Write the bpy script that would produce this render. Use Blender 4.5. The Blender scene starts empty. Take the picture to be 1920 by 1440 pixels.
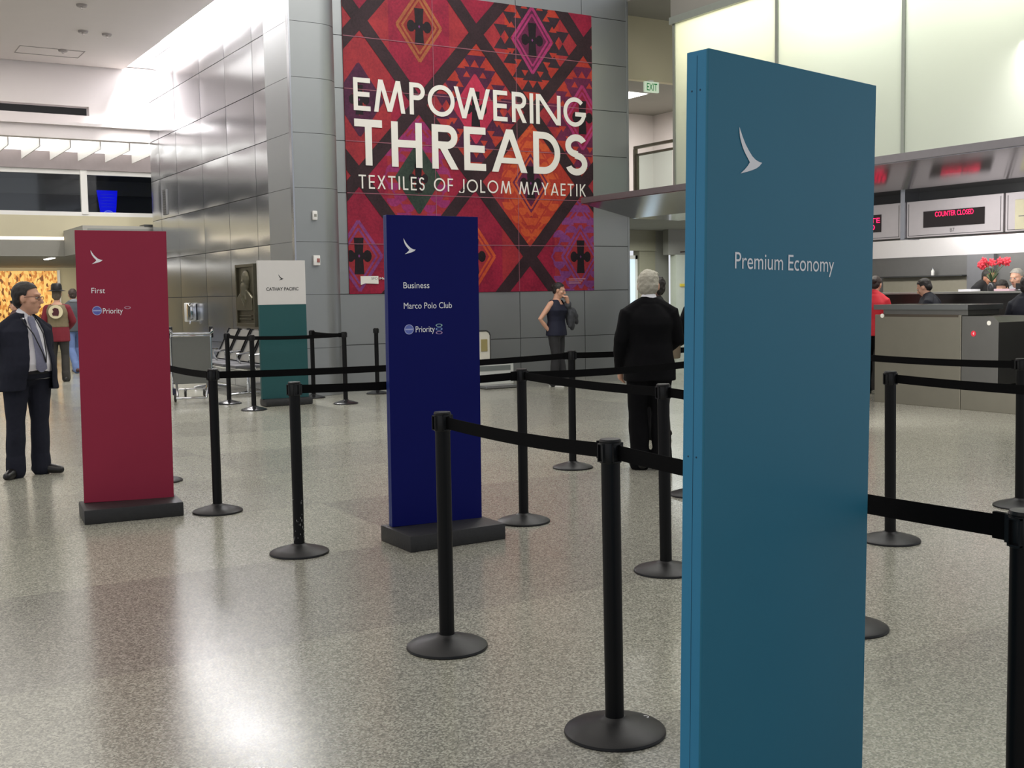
import bpy, bmesh, math, random
from mathutils import Vector, Matrix, noise as mnoise
from mathutils.geometry import tessellate_polygon
random.seed(7)
SC = bpy.context.scene
COL = SC.collection
TMP = bpy.data.scenes.new('workbench')      # scratch scene for evaluating modifiers, removed at the end
PI = math.pi
V = Vector

# ------------------------------------------------------------------ camera, world, light, exposure
cam_d = bpy.data.cameras.new('camera')
cam = bpy.data.objects.new('camera', cam_d)
COL.objects.link(cam)
FW = V((0.5208981574, 0.8499747645, -0.0787909216))
RT = V((0.8518278207, -0.5235622913, -0.0164891205))
UP = V((0.0552672917, 0.0585271466, 0.9967547841))
m = Matrix.Identity(4)
for i in range(3):
    m[i][0], m[i][1], m[i][2] = RT[i], UP[i], -FW[i]
m[2][3] = 1.5
cam.matrix_world = m
cam_d.sensor_width = 36.0
cam_d.lens = 36.0 * 2137.73 / 1920.0
cam_d.clip_start = 0.05
cam_d.clip_end = 200
SC.camera = cam
SC.view_settings.view_transform = 'Standard'
SC.view_settings.look = 'None'
SC.view_settings.gamma = 1.0
SC.view_settings.use_curve_mapping = False
SC.view_settings.exposure = 0.12

W = bpy.data.worlds.new('world')
SC.world = W
W.use_nodes = True
W.node_tree.nodes['Background'].inputs[0].default_value = (0.9, 0.93, 1.0, 1)
W.node_tree.nodes['Background'].inputs[1].default_value = 0.78


def area(name, loc, size, energy, aim, color=(1, 1, 1), spread=180):
    d = bpy.data.lights.new(name, 'AREA')
    d.shape = 'RECTANGLE'
    d.size, d.size_y = size
    d.energy = energy
    d.color = color
    d.spread = math.radians(spread)
    o = bpy.data.objects.new(name, d)
    COL.objects.link(o)
    o.location = loc
    o.rotation_euler = V(aim).to_track_quat('-Z', 'Y').to_euler()
    return o


area('hall_light', (8.6, 6.5, 8.2), (5.0, 7.0), 420, (0, 0, -1), (1.0, 0.98, 0.94))
area('hall_light', (8.6, 13.2, 8.2), (5.0, 3.5), 260, (0, 0, -1), (1.0, 0.98, 0.94))
area('concourse_light', (-1.0, 9.0, 6.15), (9.0, 14.0), 420, (0, 0, -1), (1.0, 0.96, 0.92))
area('concourse_light', (1.0, 20.0, 6.15), (8.0, 7.0), 250, (0, 0, -1), (1.0, 0.96, 0.92))
area('cove_light', (5.92, 20.15, 6.75), (7.4, 0.25), 580, (0.55, 0, -0.8), (1.0, 0.98, 0.97))
area('backlight', (13.75, 14.3, 6.0), (2.2, 1.0), 60, (-0.8, 0, -0.5), (1.0, 0.9, 0.66))
area('backlight', (13.75, 11.6, 6.0), (2.4, 1.0), 75, (-0.8, 0, -0.5), (0.98, 1.0, 0.93))
area('backlight', (13.75, 8.8, 6.0), (2.4, 1.0), 75, (-0.8, 0, -0.5), (1.0, 1.0, 0.9))
area('fascia_fill', (11.5, 8.8, 2.8), (0.3, 7.0), 45, (0.7, 0, -0.6), (1.0, 0.96, 0.95))  # added under the canopy to brighten the fascia panels
area('counter_light', (13.0, 9.3, 2.35), (6.5, 0.25), 75, (0.8, 0, -0.5), (1.0, 0.96, 0.95))
area('corridor_light', (14.9, 18.9, 5.45), (1.8, 1.8), 120, (0, 0, -1), (1.0, 0.97, 0.92))
area('corridor_light', (14.9, 18.4, 2.6), (1.8, 1.8), 60, (0, 0, -1), (0.95, 1.0, 0.95))
area('shop_light', (5.4, 34.6, 2.42), (3.0, 0.8), 40, (0, 0.5, -1), (1.0, 0.9, 0.72))
area('clerestory_fill', (4.0, 28.6, 4.4), (5.0, 1.0), 9, (0, 0.3, -1))  # added lamp that lifts the dark space behind the clerestory panes
area('shop_light', (2.5, 30.5, 2.42), (6.0, 2.0), 110, (0, 0, -1), (1.0, 0.96, 0.88))

# ------------------------------------------------------------------ materials
def lin(c):
    out = []
    for v in c[:3]:
        v = v / 255.0
        out.append(v / 12.92 if v <= 0.04045 else ((v + 0.055) / 1.055) ** 2.4)
    return (*out, 1.0)


MATS = {}


def M(name, rgb, rough=0.5, metal=0.0, var=0.06, scale=14.0, bump=0.0, bscale=None, spec=0.5, emit=None, estr=0.0, coat=0.0):
    if name in MATS:
        return MATS[name]
    mt = bpy.data.materials.new(name)
    mt.use_nodes = True
    nt = mt.node_tree
    b = nt.nodes['Principled BSDF']
    c = lin(rgb)
    b.inputs['Roughness'].default_value = rough
    b.inputs['Metallic'].default_value = metal
    b.inputs['Specular IOR Level'].default_value = spec
    b.inputs['Coat Weight'].default_value = coat
    tc = nt.nodes.new('ShaderNodeTexCoord')
    nz = nt.nodes.new('ShaderNodeTexNoise')
    nz.inputs['Scale'].default_value = scale
    nz.inputs['Detail'].default_value = 4
    nt.links.new(tc.outputs['Object'], nz.inputs['Vector'])
    mx = nt.nodes.new('ShaderNodeMix')
    mx.data_type = 'RGBA'
    mx.inputs[6].default_value = tuple(x * (1 - var) for x in c[:3]) + (1,)
    mx.inputs[7].default_value = tuple(min(1, x * (1 + var)) for x in c[:3]) + (1,)
    nt.links.new(nz.outputs['Fac'], mx.inputs[0])
    nt.links.new(mx.outputs[2], b.inputs['Base Color'])
    if bump:
        n2 = nt.nodes.new('ShaderNodeTexNoise')
        n2.inputs['Scale'].default_value = bscale or scale * 4
        n2.inputs['Detail'].default_value = 3
        nt.links.new(tc.outputs['Object'], n2.inputs['Vector'])
        bp = nt.nodes.new('ShaderNodeBump')
        bp.inputs['Strength'].default_value = bump
        bp.inputs['Distance'].default_value = 0.01
        nt.links.new(n2.outputs['Fac'], bp.inputs['Height'])
        nt.links.new(bp.outputs['Normal'], b.inputs['Normal'])
    if emit:
        b.inputs['Emission Color'].default_value = lin(emit)
        b.inputs['Emission Strength'].default_value = estr
    MATS[name] = mt
    return mt


def terrazzo():
    mt = bpy.data.materials.new('terrazzo')
    mt.use_nodes = True
    nt = mt.node_tree
    N, L = nt.nodes.new, nt.links.new
    b = nt.nodes['Principled BSDF']
    tc = N('ShaderNodeTexCoord')
    vo = N('ShaderNodeTexVoronoi')
    vo.inputs['Scale'].default_value = 150
    L(tc.outputs['Object'], vo.inputs['Vector'])
    r1 = N('ShaderNodeValToRGB')
    sep = N('ShaderNodeSeparateColor')
    L(vo.outputs['Color'], sep.inputs[0])
    L(sep.outputs[0], r1.inputs['Fac'])
    r1.color_ramp.elements[0].position = 0.0
    r1.color_ramp.elements[0].color = lin((116, 116, 107))
    r1.color_ramp.elements[1].position = 1.0
    r1.color_ramp.elements[1].color = lin((194, 194, 180))
    e = r1.color_ramp.elements.new(0.5)
    e.color = lin((154, 153, 141))
    # large cast slabs of slightly different mix
    br = N('ShaderNodeTexBrick')
    br.offset = 0.0
    br.inputs['Color1'].default_value = (0.76, 0.75, 0.76, 1)
    br.inputs['Color2'].default_value = (1.0, 1.0, 0.98, 1)
    br.inputs['Mortar'].default_value = (0.8, 0.79, 0.78, 1)
    br.inputs['Scale'].default_value = 1.0
    br.inputs['Mortar Size'].default_value = 0.004
    br.inputs['Brick Width'].default_value = 3.1
    br.inputs['Row Height'].default_value = 1.55
    L(tc.outputs['Object'], br.inputs['Vector'])
    nz = N('ShaderNodeTexNoise')
    nz.inputs['Scale'].default_value = 1.3
    L(tc.outputs['Object'], nz.inputs['Vector'])
    mu = N('ShaderNodeMix')
    mu.data_type = 'RGBA'
    mu.blend_type = 'MULTIPLY'
    mu.inputs[0].default_value = 1.0
    L(r1.outputs['Color'], mu.inputs[6])
    L(br.outputs['Color'], mu.inputs[7])
    L(mu.outputs[2], b.inputs['Base Color'])
    mr = N('ShaderNodeMapRange')
    mr.inputs['To Min'].default_value = 0.15
    mr.inputs['To Max'].default_value = 0.25
    L(nz.outputs['Fac'], mr.inputs['Value'])
    L(mr.outputs[0], b.inputs['Roughness'])
    b.inputs['Specular IOR Level'].default_value = 0.55
    return mt


def weave(name, rgb, rgb2=None, sc=38.0):
    """printed textile: base colour broken by stitch noise"""
    if name in MATS:
        return MATS[name]
    rgb2 = rgb2 or tuple(int(x * 0.72) for x in rgb)
    mt = bpy.data.materials.new(name)
    mt.use_nodes = True
    nt = mt.node_tree
    N, L = nt.nodes.new, nt.links.new
    b = nt.nodes['Principled BSDF']
    b.inputs['Roughness'].default_value = 0.55
    b.inputs['Specular IOR Level'].default_value = 0.25
    tc = N('ShaderNodeTexCoord')
    nz = N('ShaderNodeTexNoise')
    nz.inputs['Scale'].default_value = sc
    nz.inputs['Detail'].default_value = 5
    nz.inputs['Roughness'].default_value = 0.75
    L(tc.outputs['Object'], nz.inputs['Vector'])
    n2 = N('ShaderNodeTexNoise')
    n2.inputs['Scale'].default_value = 3.0
    n2.inputs['Detail'].default_value = 2
    L(tc.outputs['Object'], n2.inputs['Vector'])
    ad = N('ShaderNodeMath')
    ad.operation = 'MULTIPLY_ADD'
    ad.inputs[1].default_value = 0.6
    L(n2.outputs['Fac'], ad.inputs[0])
    L(nz.outputs['Fac'], ad.inputs[2])
    rp = N('ShaderNodeValToRGB')
    rp.color_ramp.elements[0].position = 0.55
    rp.color_ramp.elements[1].position = 1.05
    rp.color_ramp.elements[0].color = lin(rgb2)
    rp.color_ramp.elements[1].color = lin(rgb)
    L(ad.outputs[0], rp.inputs['Fac'])
    L(rp.outputs['Color'], b.inputs['Base Color'])
    MATS[name] = mt
    return mt


def frosted():
    mt = bpy.data.materials.new('frosted_glass')
    mt.use_nodes = True
    nt = mt.node_tree
    N, L = nt.nodes.new, nt.links.new
    out = nt.nodes['Material Output']
    nt.nodes.remove(nt.nodes['Principled BSDF'])
    tr = N('ShaderNodeBsdfTranslucent')
    tr.inputs[0].default_value = (0.85, 0.87, 0.81, 1)
    df = N('ShaderNodeBsdfDiffuse')
    df.inputs[0].default_value = (0.6, 0.63, 0.57, 1)
    gl = N('ShaderNodeBsdfGlossy')
    gl.inputs['Roughness'].default_value = 0.35
    nz = N('ShaderNodeTexNoise')
    nz.inputs['Scale'].default_value = 200
    m1, m2 = N('ShaderNodeMixShader'), N('ShaderNodeMixShader')
    m1.inputs[0].default_value = 0.35
    m2.inputs[0].default_value = 0.04
    L(tr.outputs[0], m1.inputs[1])
    L(df.outputs[0], m1.inputs[2])
    L(m1.outputs[0], m2.inputs[1])
    L(gl.outputs[0], m2.inputs[2])
    bp = N('ShaderNodeBump')
    bp.inputs['Strength'].default_value = 0.05
    L(nz.outputs['Fac'], bp.inputs['Height'])
    L(bp.outputs['Normal'], gl.inputs['Normal'])
    L(m2.outputs[0], out.inputs['Surface'])
    return mt


def clear_glass(name, tint=(0.9, 0.95, 0.93), refl=0.18):
    mt = bpy.data.materials.new(name)
    mt.use_nodes = True
    nt = mt.node_tree
    N, L = nt.nodes.new, nt.links.new
    out = nt.nodes['Material Output']
    nt.nodes.remove(nt.nodes['Principled BSDF'])
    tr = N('ShaderNodeBsdfTransparent')
    tr.inputs[0].default_value = (*tint, 1)
    gl = N('ShaderNodeBsdfGlossy')
    gl.inputs['Roughness'].default_value = 0.05
    mx = N('ShaderNodeMixShader')
    lw = N('ShaderNodeLayerWeight')
    pw = N('ShaderNodeMath')
    pw.operation = 'POWER'
    pw.inputs[1].default_value = 4.0
    L(lw.outputs['Facing'], pw.inputs[0])
    ma = N('ShaderNodeMath')
    ma.operation = 'MULTIPLY_ADD'
    ma.inputs[1].default_value = 0.7
    ma.inputs[2].default_value = refl * 0.3
    L(pw.outputs[0], ma.inputs[0])
    L(ma.outputs[0], mx.inputs[0])
    L(tr.outputs[0], mx.inputs[1])
    L(gl.outputs[0], mx.inputs[2])
    L(mx.outputs[0], out.inputs['Surface'])
    return mt


def amber_wall():
    mt = bpy.data.materials.new('amber_display')
    mt.use_nodes = True
    nt = mt.node_tree
    N, L = nt.nodes.new, nt.links.new
    b = nt.nodes['Principled BSDF']
    tc = N('ShaderNodeTexCoord')
    mp = N('ShaderNodeMapping')
    mp.inputs['Scale'].default_value = (22, 22, 10)
    L(tc.outputs['Object'], mp.inputs['Vector'])
    vo = N('ShaderNodeTexVoronoi')
    vo.inputs['Scale'].default_value = 1.0
    L(mp.outputs[0], vo.inputs['Vector'])
    sep = N('ShaderNodeSeparateColor')
    L(vo.outputs['Color'], sep.inputs[0])
    rp = N('ShaderNodeValToRGB')
    cr = rp.color_ramp
    cr.elements[0].color = lin((112, 62, 22))
    cr.elements[1].color = lin((244, 212, 140))
    for p, c in ((0.14, (190, 120, 50)), (0.28, (216, 160, 84)), (0.6, (232, 190, 110))):
        cr.elements.new(p).color = lin(c)
    cr.interpolation = 'CONSTANT'
    L(sep.outputs[0], rp.inputs['Fac'])
    L(rp.outputs['Color'], b.inputs['Base Color'])
    L(rp.outputs['Color'], b.inputs['Emission Color'])
    b.inputs['Emission Strength'].default_value = 0.5
    return mt


BLK = M('black_plastic', (20, 20, 21), 0.45, var=0.15, bump=0.05, bscale=300, spec=.35)
BLKPOST = M('black_powder_coat', (11, 11, 12), 0.45, var=0.15, bump=0.04, bscale=500, spec=.2)
BELT = M('black_webbing', (11, 11, 12), 0.85, var=0.2, scale=120, bump=0.3, bscale=700, spec=.1)
STEEL = M('brushed_steel', (168, 170, 175), 0.26, 1.0, var=0.04, scale=3)
STEELW = M('steel_wall_panel', (196, 198, 203), 0.19, 1.0, var=0.05, scale=1.5, bump=0.012, bscale=2.2)
GREYW = M('grey_metal_wall', (150, 153, 154), 0.42, 0.75, var=0.05, scale=1.2, bump=0.01, bscale=2)
SEAM = M('panel_seam', (52, 53, 54), 0.6)
CHROME = M('chrome', (215, 217, 220), 0.08, 1.0, var=0.02)
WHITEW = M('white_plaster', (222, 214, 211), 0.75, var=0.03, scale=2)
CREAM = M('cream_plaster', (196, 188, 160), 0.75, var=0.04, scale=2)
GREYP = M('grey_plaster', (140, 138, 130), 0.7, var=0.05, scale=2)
DGREY = M('dark_grey_panel', (56, 57, 56), 0.4, var=0.1)
LUM = M('luminous_panel', (250, 250, 250), 0.5, emit=(255, 252, 248), estr=4.0)
OFFW = M('offwhite_vinyl', (246, 246, 248), 0.5, var=0.02)
WHITE = M('white_paint', (228, 226, 222), 0.45, var=0.02)
GLASSF = frosted()
DGLASS = clear_glass('window_glass', (0.55, 0.58, 0.58), 0.25)
CGLASS = clear_glass('clear_glass', (0.86, 0.92, 0.9), 0.1)

# ------------------------------------------------------------------ mesh helpers
class MB:
    def __init__(s):
        s.bm = bmesh.new()
        s.mi = 0

    def _f(s, vs):
        try:
            f = s.bm.faces.new(vs)
            f.material_index = s.mi
            return f
        except ValueError:
            return None

    def box(s, a, b, bev=0.0):
        x0, y0, z0 = a
        x1, y1, z1 = b
        vs = [s.bm.verts.new(p) for p in ((x0, y0, z0), (x1, y0, z0), (x1, y1, z0), (x0, y1, z0), (x0, y0, z1), (x1, y0, z1), (x1, y1, z1), (x0, y1, z1))]
        fs = [s._f([vs[i] for i in q]) for q in ((3, 2, 1, 0), (4, 5, 6, 7), (0, 1, 5, 4), (1, 2, 6, 5), (2, 3, 7, 6), (3, 0, 4, 7))]
        if bev:
            es = list({e for f in fs for e in f.edges})
            r = bmesh.ops.bevel(s.bm, geom=es, offset=bev, segments=2, affect='EDGES', profile=0.6)
            for f in r['faces']:
                f.material_index = s.mi
        return s

    def prism(s, poly, ext, plane='XZ', at=0.0):
        """extrude a 2-D polygon; plane XZ extrudes along +Y from at to at+ext, XY along Z, YZ along X"""
        def P(p, d):
            if plane == 'XZ':
                return (p[0], d, p[1])
            if plane == 'XY':
                return (p[0], p[1], d)
            return (d, p[0], p[1])
        a = [s.bm.verts.new(P(p, at)) for p in poly]
        b = [s.bm.verts.new(P(p, at + ext)) for p in poly]
        s._f(a)
        s._f(list(reversed(b)))
        n = len(poly)
        for i in range(n):
            j = (i + 1) % n
            s._f([a[j], a[i], b[i], b[j]])
        return s

    def lathe(s, prof, c=(0, 0, 0), seg=32):
        rings = []
        for r, z in prof:
            if r < 1e-6:
                rings.append([s.bm.verts.new((c[0], c[1], c[2] + z))])
            else:
                rings.append([s.bm.verts.new((c[0] + r * math.cos(2 * PI * k / seg), c[1] + r * math.sin(2 * PI * k / seg), c[2] + z)) for k in range(seg)])
        for A, B in zip(rings, rings[1:]):
            for k in range(seg):
                l = (k + 1) % seg
                if len(A) == 1 and len(B) > 1:
                    s._f([A[0], B[l], B[k]])
                elif len(B) == 1 and len(A) > 1:
                    s._f([A[k], A[l], B[0]])
                elif len(A) > 1:
                    s._f([A[k], A[l], B[l], B[k]])
        return s

    def tube(s, pts, rad, seg=12, flat=1.0, cap=True):
        """rounded tube through pts with radii rad; flat squashes along the second frame axis"""
        pts = [V(p) for p in pts]
        if not hasattr(rad, '__len__'):
            rad = [rad] * len(pts)
        P, Rr, T = [], [], []
        d0 = (pts[1] - pts[0]).normalized()
        d1 = (pts[-1] - pts[-2]).normalized()
        if cap:
            for a, c in ((0.98, 0.2), (0.75, 0.66), (0.38, 0.92)):
                P.append(pts[0] - d0 * rad[0] * a)
                Rr.append(rad[0] * c)
        for p, r in zip(pts, rad):
            P.append(p)
            Rr.append(r)
        if cap:
            for a, c in ((0.38, 0.92), (0.75, 0.66), (0.98, 0.2)):
                P.append(pts[-1] + d1 * rad[-1] * a)
                Rr.append(rad[-1] * c)
        n = len(P)
        for i in range(n):
            t = (P[min(i + 1, n - 1)] - P[max(i - 1, 0)]).normalized()
            T.append(t)
        ref = V((1, 0, 0)) if abs(T[0].x) < 0.8 else V((0, 1, 0))
        u = T[0].cross(ref).normalized()
        rings = []
        for i in range(n):
            u = (u - T[i] * u.dot(T[i])).normalized()
            w = T[i].cross(u)
            rings.append([s.bm.verts.new(P[i] + (u * math.cos(2 * PI * k / seg) + w * math.sin(2 * PI * k / seg) * flat) * Rr[i]) for k in range(seg)])
        for A, B in zip(rings, rings[1:]):
            for k in range(seg):
                l = (k + 1) % seg
                s._f([A[k], A[l], B[l], B[k]])
        s._f(list(reversed(rings[0])))
        s._f(rings[-1])
        return s

    def ell(s, c, r, mat=None, seg=16):
        c = V(c)
        if not hasattr(r, '__len__'):
            r = (r, r, r)
        rings = []
        n = seg // 2
        for i in range(n + 1):
            th = PI * i / n
            if i in (0, n):
                q = [V((0, 0, r[2] * math.cos(th)))]
            else:
                q = [V((r[0] * math.sin(th) * math.cos(2 * PI * k / seg), r[1] * math.sin(th) * math.sin(2 * PI * k / seg), r[2] * math.cos(th))) for k in range(seg)]
            rings.append([s.bm.verts.new((mat @ (c + p)) if mat else (c + p)) for p in q])
        for A, B in zip(rings, rings[1:]):
            for k in range(seg):
                l = (k + 1) % seg
                if len(A) == 1:
                    s._f([A[0], B[k], B[l]])
                elif len(B) == 1:
                    s._f([A[k], B[0], A[l]])
                else:
                    s._f([A[k], B[k], B[l], A[l]])
        return s

    def loft(s, rings, seg=20, mat=None, pw=2.0):
        """closed stack of horizontal ellipses (cx,cy,cz,rx,ry)"""
        rr = []
        for cx, cy, cz, rx, ry in rings:
            ring = []
            for k in range(seg):
                a = 2 * PI * k / seg
                ca, sa = math.cos(a), math.sin(a)
                ring.append(s.bm.verts.new((cx + rx * math.copysign(abs(ca) ** (2 / pw), ca), cy + ry * math.copysign(abs(sa) ** (2 / pw), sa), cz)))
            rr.append(ring)
        for A, B in zip(rr, rr[1:]):
            for k in range(seg):
                l = (k + 1) % seg
                s._f([A[k], A[l], B[l], B[k]])
        s._f(list(reversed(rr[0])))
        s._f(rr[-1])
        return s

    def mesh(s, name, mats, smooth=True, fix=True):
        if fix:
            bmesh.ops.recalc_face_normals(s.bm, faces=s.bm.faces[:])
        me = bpy.data.meshes.new(name)
        s.bm.to_mesh(me)
        s.bm.free()
        for mt in (mats if isinstance(mats, (list, tuple)) else [mats]):
            me.materials.append(mt)
        if smooth:
            me.shade_smooth()
            try:
                me.set_sharp_from_angle(angle=math.radians(35))
            except Exception:
                pass
        return me

    def build(s, name, mats, parent=None, smooth=True, fix=True):
        return link(name, s.mesh(name, mats, smooth, fix), parent)


def link(name, me, parent=None):
    o = bpy.data.objects.new(name, me)
    COL.objects.link(o)
    if parent:
        o.parent = parent
    return o


def tag(o, label=None, cat=None, group=None, kind=None):
    if label:
        o['label'] = label
    if cat:
        o['category'] = cat
    if group:
        o['group'] = group
    if kind:
        o['kind'] = kind
    return o


def thing(name, label, cat, loc=(0, 0, 0), rz=0.0, group=None):
    o = bpy.data.objects.new(name, None)
    o.empty_display_size = 0.2
    COL.objects.link(o)
    o.location = loc
    o.rotation_euler = (0, 0, rz)
    return tag(o, label, cat, group)


def struct(name, mb, mats, smooth=False, label=None):
    o = mb.build(name, mats, None, smooth)
    o['kind'] = 'structure'
    if label:
        o['label'] = label
    return o


def fuse(mb, voxel, smooth=4):
    """weld overlapping closed shapes into one continuous skin"""
    me = bpy.data.meshes.new('tmp')
    bmesh.ops.recalc_face_normals(mb.bm, faces=mb.bm.faces[:])
    mb.bm.to_mesh(me)
    mb.bm.free()
    o = bpy.data.objects.new('tmp', me)
    TMP.collection.objects.link(o)
    r = o.modifiers.new('r', 'REMESH')
    r.mode = 'VOXEL'
    r.voxel_size = voxel
    if smooth:
        sm = o.modifiers.new('s', 'SMOOTH')
        sm.iterations = smooth
        sm.factor = 0.5
    with bpy.context.temp_override(scene=TMP, view_layer=TMP.view_layers[0]):
        dg = bpy.context.evaluated_depsgraph_get()
        dg.update()
    out = bpy.data.meshes.new_from_object(o.evaluated_get(dg))
    bpy.data.objects.remove(o)
    bpy.data.meshes.remove(me)
    out.shade_smooth()
    return out


def cut_faces(me, pred, thick=0.0):
    bm = bmesh.new()
    bm.from_mesh(me)
    dead = [f for f in bm.faces if pred(f.calc_center_median())]
    bmesh.ops.delete(bm, geom=dead, context='FACES')
    bv = [v for v in bm.verts if v.is_boundary]
    nb = {v: [e.other_vert(v) for e in v.link_edges if e.is_boundary] for v in bv}
    for _ in range(8):
        nc = {v: (v.co + sum((q.co for q in nb[v]), V())) / (1 + len(nb[v])) for v in bv}
        for v, c in nc.items():
            v.co = c
    if thick:
        bmesh.ops.solidify(bm, geom=bm.faces[:], thickness=thick)
    bm.to_mesh(me)
    bm.free()
    return me


def ruffle(me, amp, sc, seed=0.0):
    nn = [v.normal.copy() for v in me.vertices]
    for v, n in zip(me.vertices, nn):
        v.co += n * amp * mnoise.noise(v.co * sc + V((seed, seed, seed)))
    return me


CAPH = {}


def text_mesh(s, size, ext=0.0008, width=None, sx=1.0, bold=0.0, align='LEFT', space=1.0):
    if not CAPH:
        CAPH['h'] = 1.0
        me = text_mesh('H', 0.729)
        zs = [v.co.z for v in me.vertices]
        CAPH['h'] = (max(zs) - min(zs))
        bpy.data.meshes.remove(me)
    """lettering as a mesh lying in XZ, reading from the -Y side; size = cap height"""
    cu = bpy.data.curves.new('txt', 'FONT')
    cu.body = s
    cu.size = 1.0
    cu.extrude = 0.0
    cu.offset = bold
    cu.space_character = space
    o = bpy.data.objects.new('txt', cu)
    TMP.collection.objects.link(o)
    with bpy.context.temp_override(scene=TMP, view_layer=TMP.view_layers[0]):
        dg = bpy.context.evaluated_depsgraph_get()
        dg.update()
    me = bpy.data.meshes.new_from_object(o.evaluated_get(dg))
    bpy.data.objects.remove(o)
    xs = [v.co.x for v in me.vertices]
    x0, x1 = min(xs), max(xs)
    cap = 0.729 if CAPH['h'] == 1.0 else CAPH['h']
    k = size / cap
    kx = (width / (x1 - x0)) if width else k * sx
    off = {'LEFT': x0, 'RIGHT': x1, 'CENTER': (x0 + x1) / 2}[align]
    bm = bmesh.new()
    bm.from_mesh(me)
    bpy.data.meshes.remove(me)
    for v in bm.verts:
        v.co = V(((v.co.x - off) * kx, -ext, v.co.y * k))
    bmesh.ops.recalc_face_normals(bm, faces=bm.faces[:])
    me = bpy.data.meshes.new('lettering')
    bm.to_mesh(me)
    bm.free()
    return me


def lettering(s, size, mt, parent, loc, rot=None, name='lettering', **kw):
    me = text_mesh(s, size, **kw)
    me.materials.append(mt)
    o = link(name, me, parent)
    o.location = loc
    if rot:
        o.rotation_euler = rot
    return o


BIRD = [(570, 612), (571, 640), (574, 662), (580, 685), (587, 707), (596, 728), (607, 748), (621, 773), (612, 790), (598, 810), (578, 832), (604, 822), (630, 811), (652, 799), (666, 787), (680, 768), (664, 765), (648, 757), (632, 742), (616, 718), (600, 690), (586, 657), (577, 632)]


def bird(parent, x, z, h, mt, y=-0.001, kx=1.57):
    k = h / 220.0
    mb = MB()
    pts = [((px - 570) * k * kx * 1.03, (832 - py) * k) for px, py in BIRD]
    vs = [mb.bm.verts.new((p[0], 0.0, p[1])) for p in pts]
    for tri in tessellate_polygon([[V((p[0], p[1], 0)) for p in pts]]):
        mb._f([vs[i] for i in tri])
    o = mb.build('logo', mt, parent, smooth=False)
    o.location = (x, y - 0.0015, z)
    return o

# ------------------------------------------------------------------ setting
fl = MB()
fl.box((-14, -8, -0.2), (20, 37, 0.0))
struct('floor', fl, terrazzo(), label='polished grey terrazzo floor in large slabs')


def panel_wall(name, origin, du, dv, nrm, us, vs, bulge, mt, gap=0.006, n=9, label=None):
    """metal cladding: each sheet a slightly pillowed grid, dark joints behind"""
    mb = MB()
    o, du, dv, nrm = V(origin), V(du), V(dv), V(nrm)
    for a, b in zip(us, us[1:]):
        for c, d in zip(vs, vs[1:]):
            g = []
            jit = random.uniform(0.6, 1.4)
            tx, ty = random.uniform(-.0012, .0012), random.uniform(-.0012, .0012)
            for i in range(n + 1):
                row = []
                for j in range(n + 1):
                    fu, fv = i / n, j / n
                    h = bulge * jit * (1 - (2 * fu - 1) ** 4) * (1 - (2 * fv - 1) ** 4) + tx * fu + ty * fv
                    row.append(mb.bm.verts.new(o + du * (a + gap + (b - a - 2 * gap) * fu) + dv * (c + gap + (d - c - 2 * gap) * fv) + nrm * (0.012 + h)))
                g.append(row)
            for i in range(n):
                for j in range(n):
                    mb._f([g[i][j], g[i + 1][j], g[i + 1][j + 1], g[i][j + 1]])
            edge = [g[i][0] for i in range(n + 1)] + [g[n][j] for j in range(1, n + 1)] + [g[i][n] for i in range(n - 1, -1, -1)] + [g[0][j] for j in range(n - 1, 0, -1)]
            back = [mb.bm.verts.new(v.co - nrm * 0.011) for v in edge]
            for i in range(len(edge)):
                j = (i + 1) % len(edge)
                mb._f([edge[j], edge[i], back[i], back[j]])
    mb.mi = 1
    a, b, c, d = us[0], us[-1], vs[0], vs[-1]
    q = [o + du * x + dv * y + nrm * z for x, y, z in ((a, c, 0), (b, c, 0), (b, d, 0), (a, d, 0), (a, c, -0.3), (b, c, -0.3), (b, d, -0.3), (a, d, -0.3))]
    vs_ = [mb.bm.verts.new(p) for p in q]
    for f in ((0, 1, 2, 3), (7, 6, 5, 4), (0, 4, 5, 1), (1, 5, 6, 2), (2, 6, 7, 3), (3, 7, 4, 0)):
        mb._f([vs_[k] for k in f])
    w = mb.build(name, [mt, SEAM], None, smooth=True)
    w['kind'] = 'structure'
    if label:
        w['label'] = label
    return w


ZJ = [0.0, 0.73, 1.54, 2.33, 3.13, 3.94, 4.75, 5.56, 6.37, 7.2]
YJ = [0.0, 0.08, 1.58, 3.0, 4.46, 6.14, 7.39, 8.10]
panel_wall('wall_left', (6.22, 16.30, 0), (0, 1, 0), (0, 0, 1), (-1, 0, 0), YJ, ZJ, 0.006, STEELW, label='polished steel clad wall receding on the left')
XJ = [0.0, 1.58 + .22, 3.17 + .24, 4.78, 5.78]
panel_wall('wall_back', (7.08, 16.82, 0), (1, 0, 0), (0, 0, 1), (0, -1, 0), XJ, ZJ + [8.5], 0.0015, GREYW, label='grey metal clad wall behind the banner')
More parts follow.
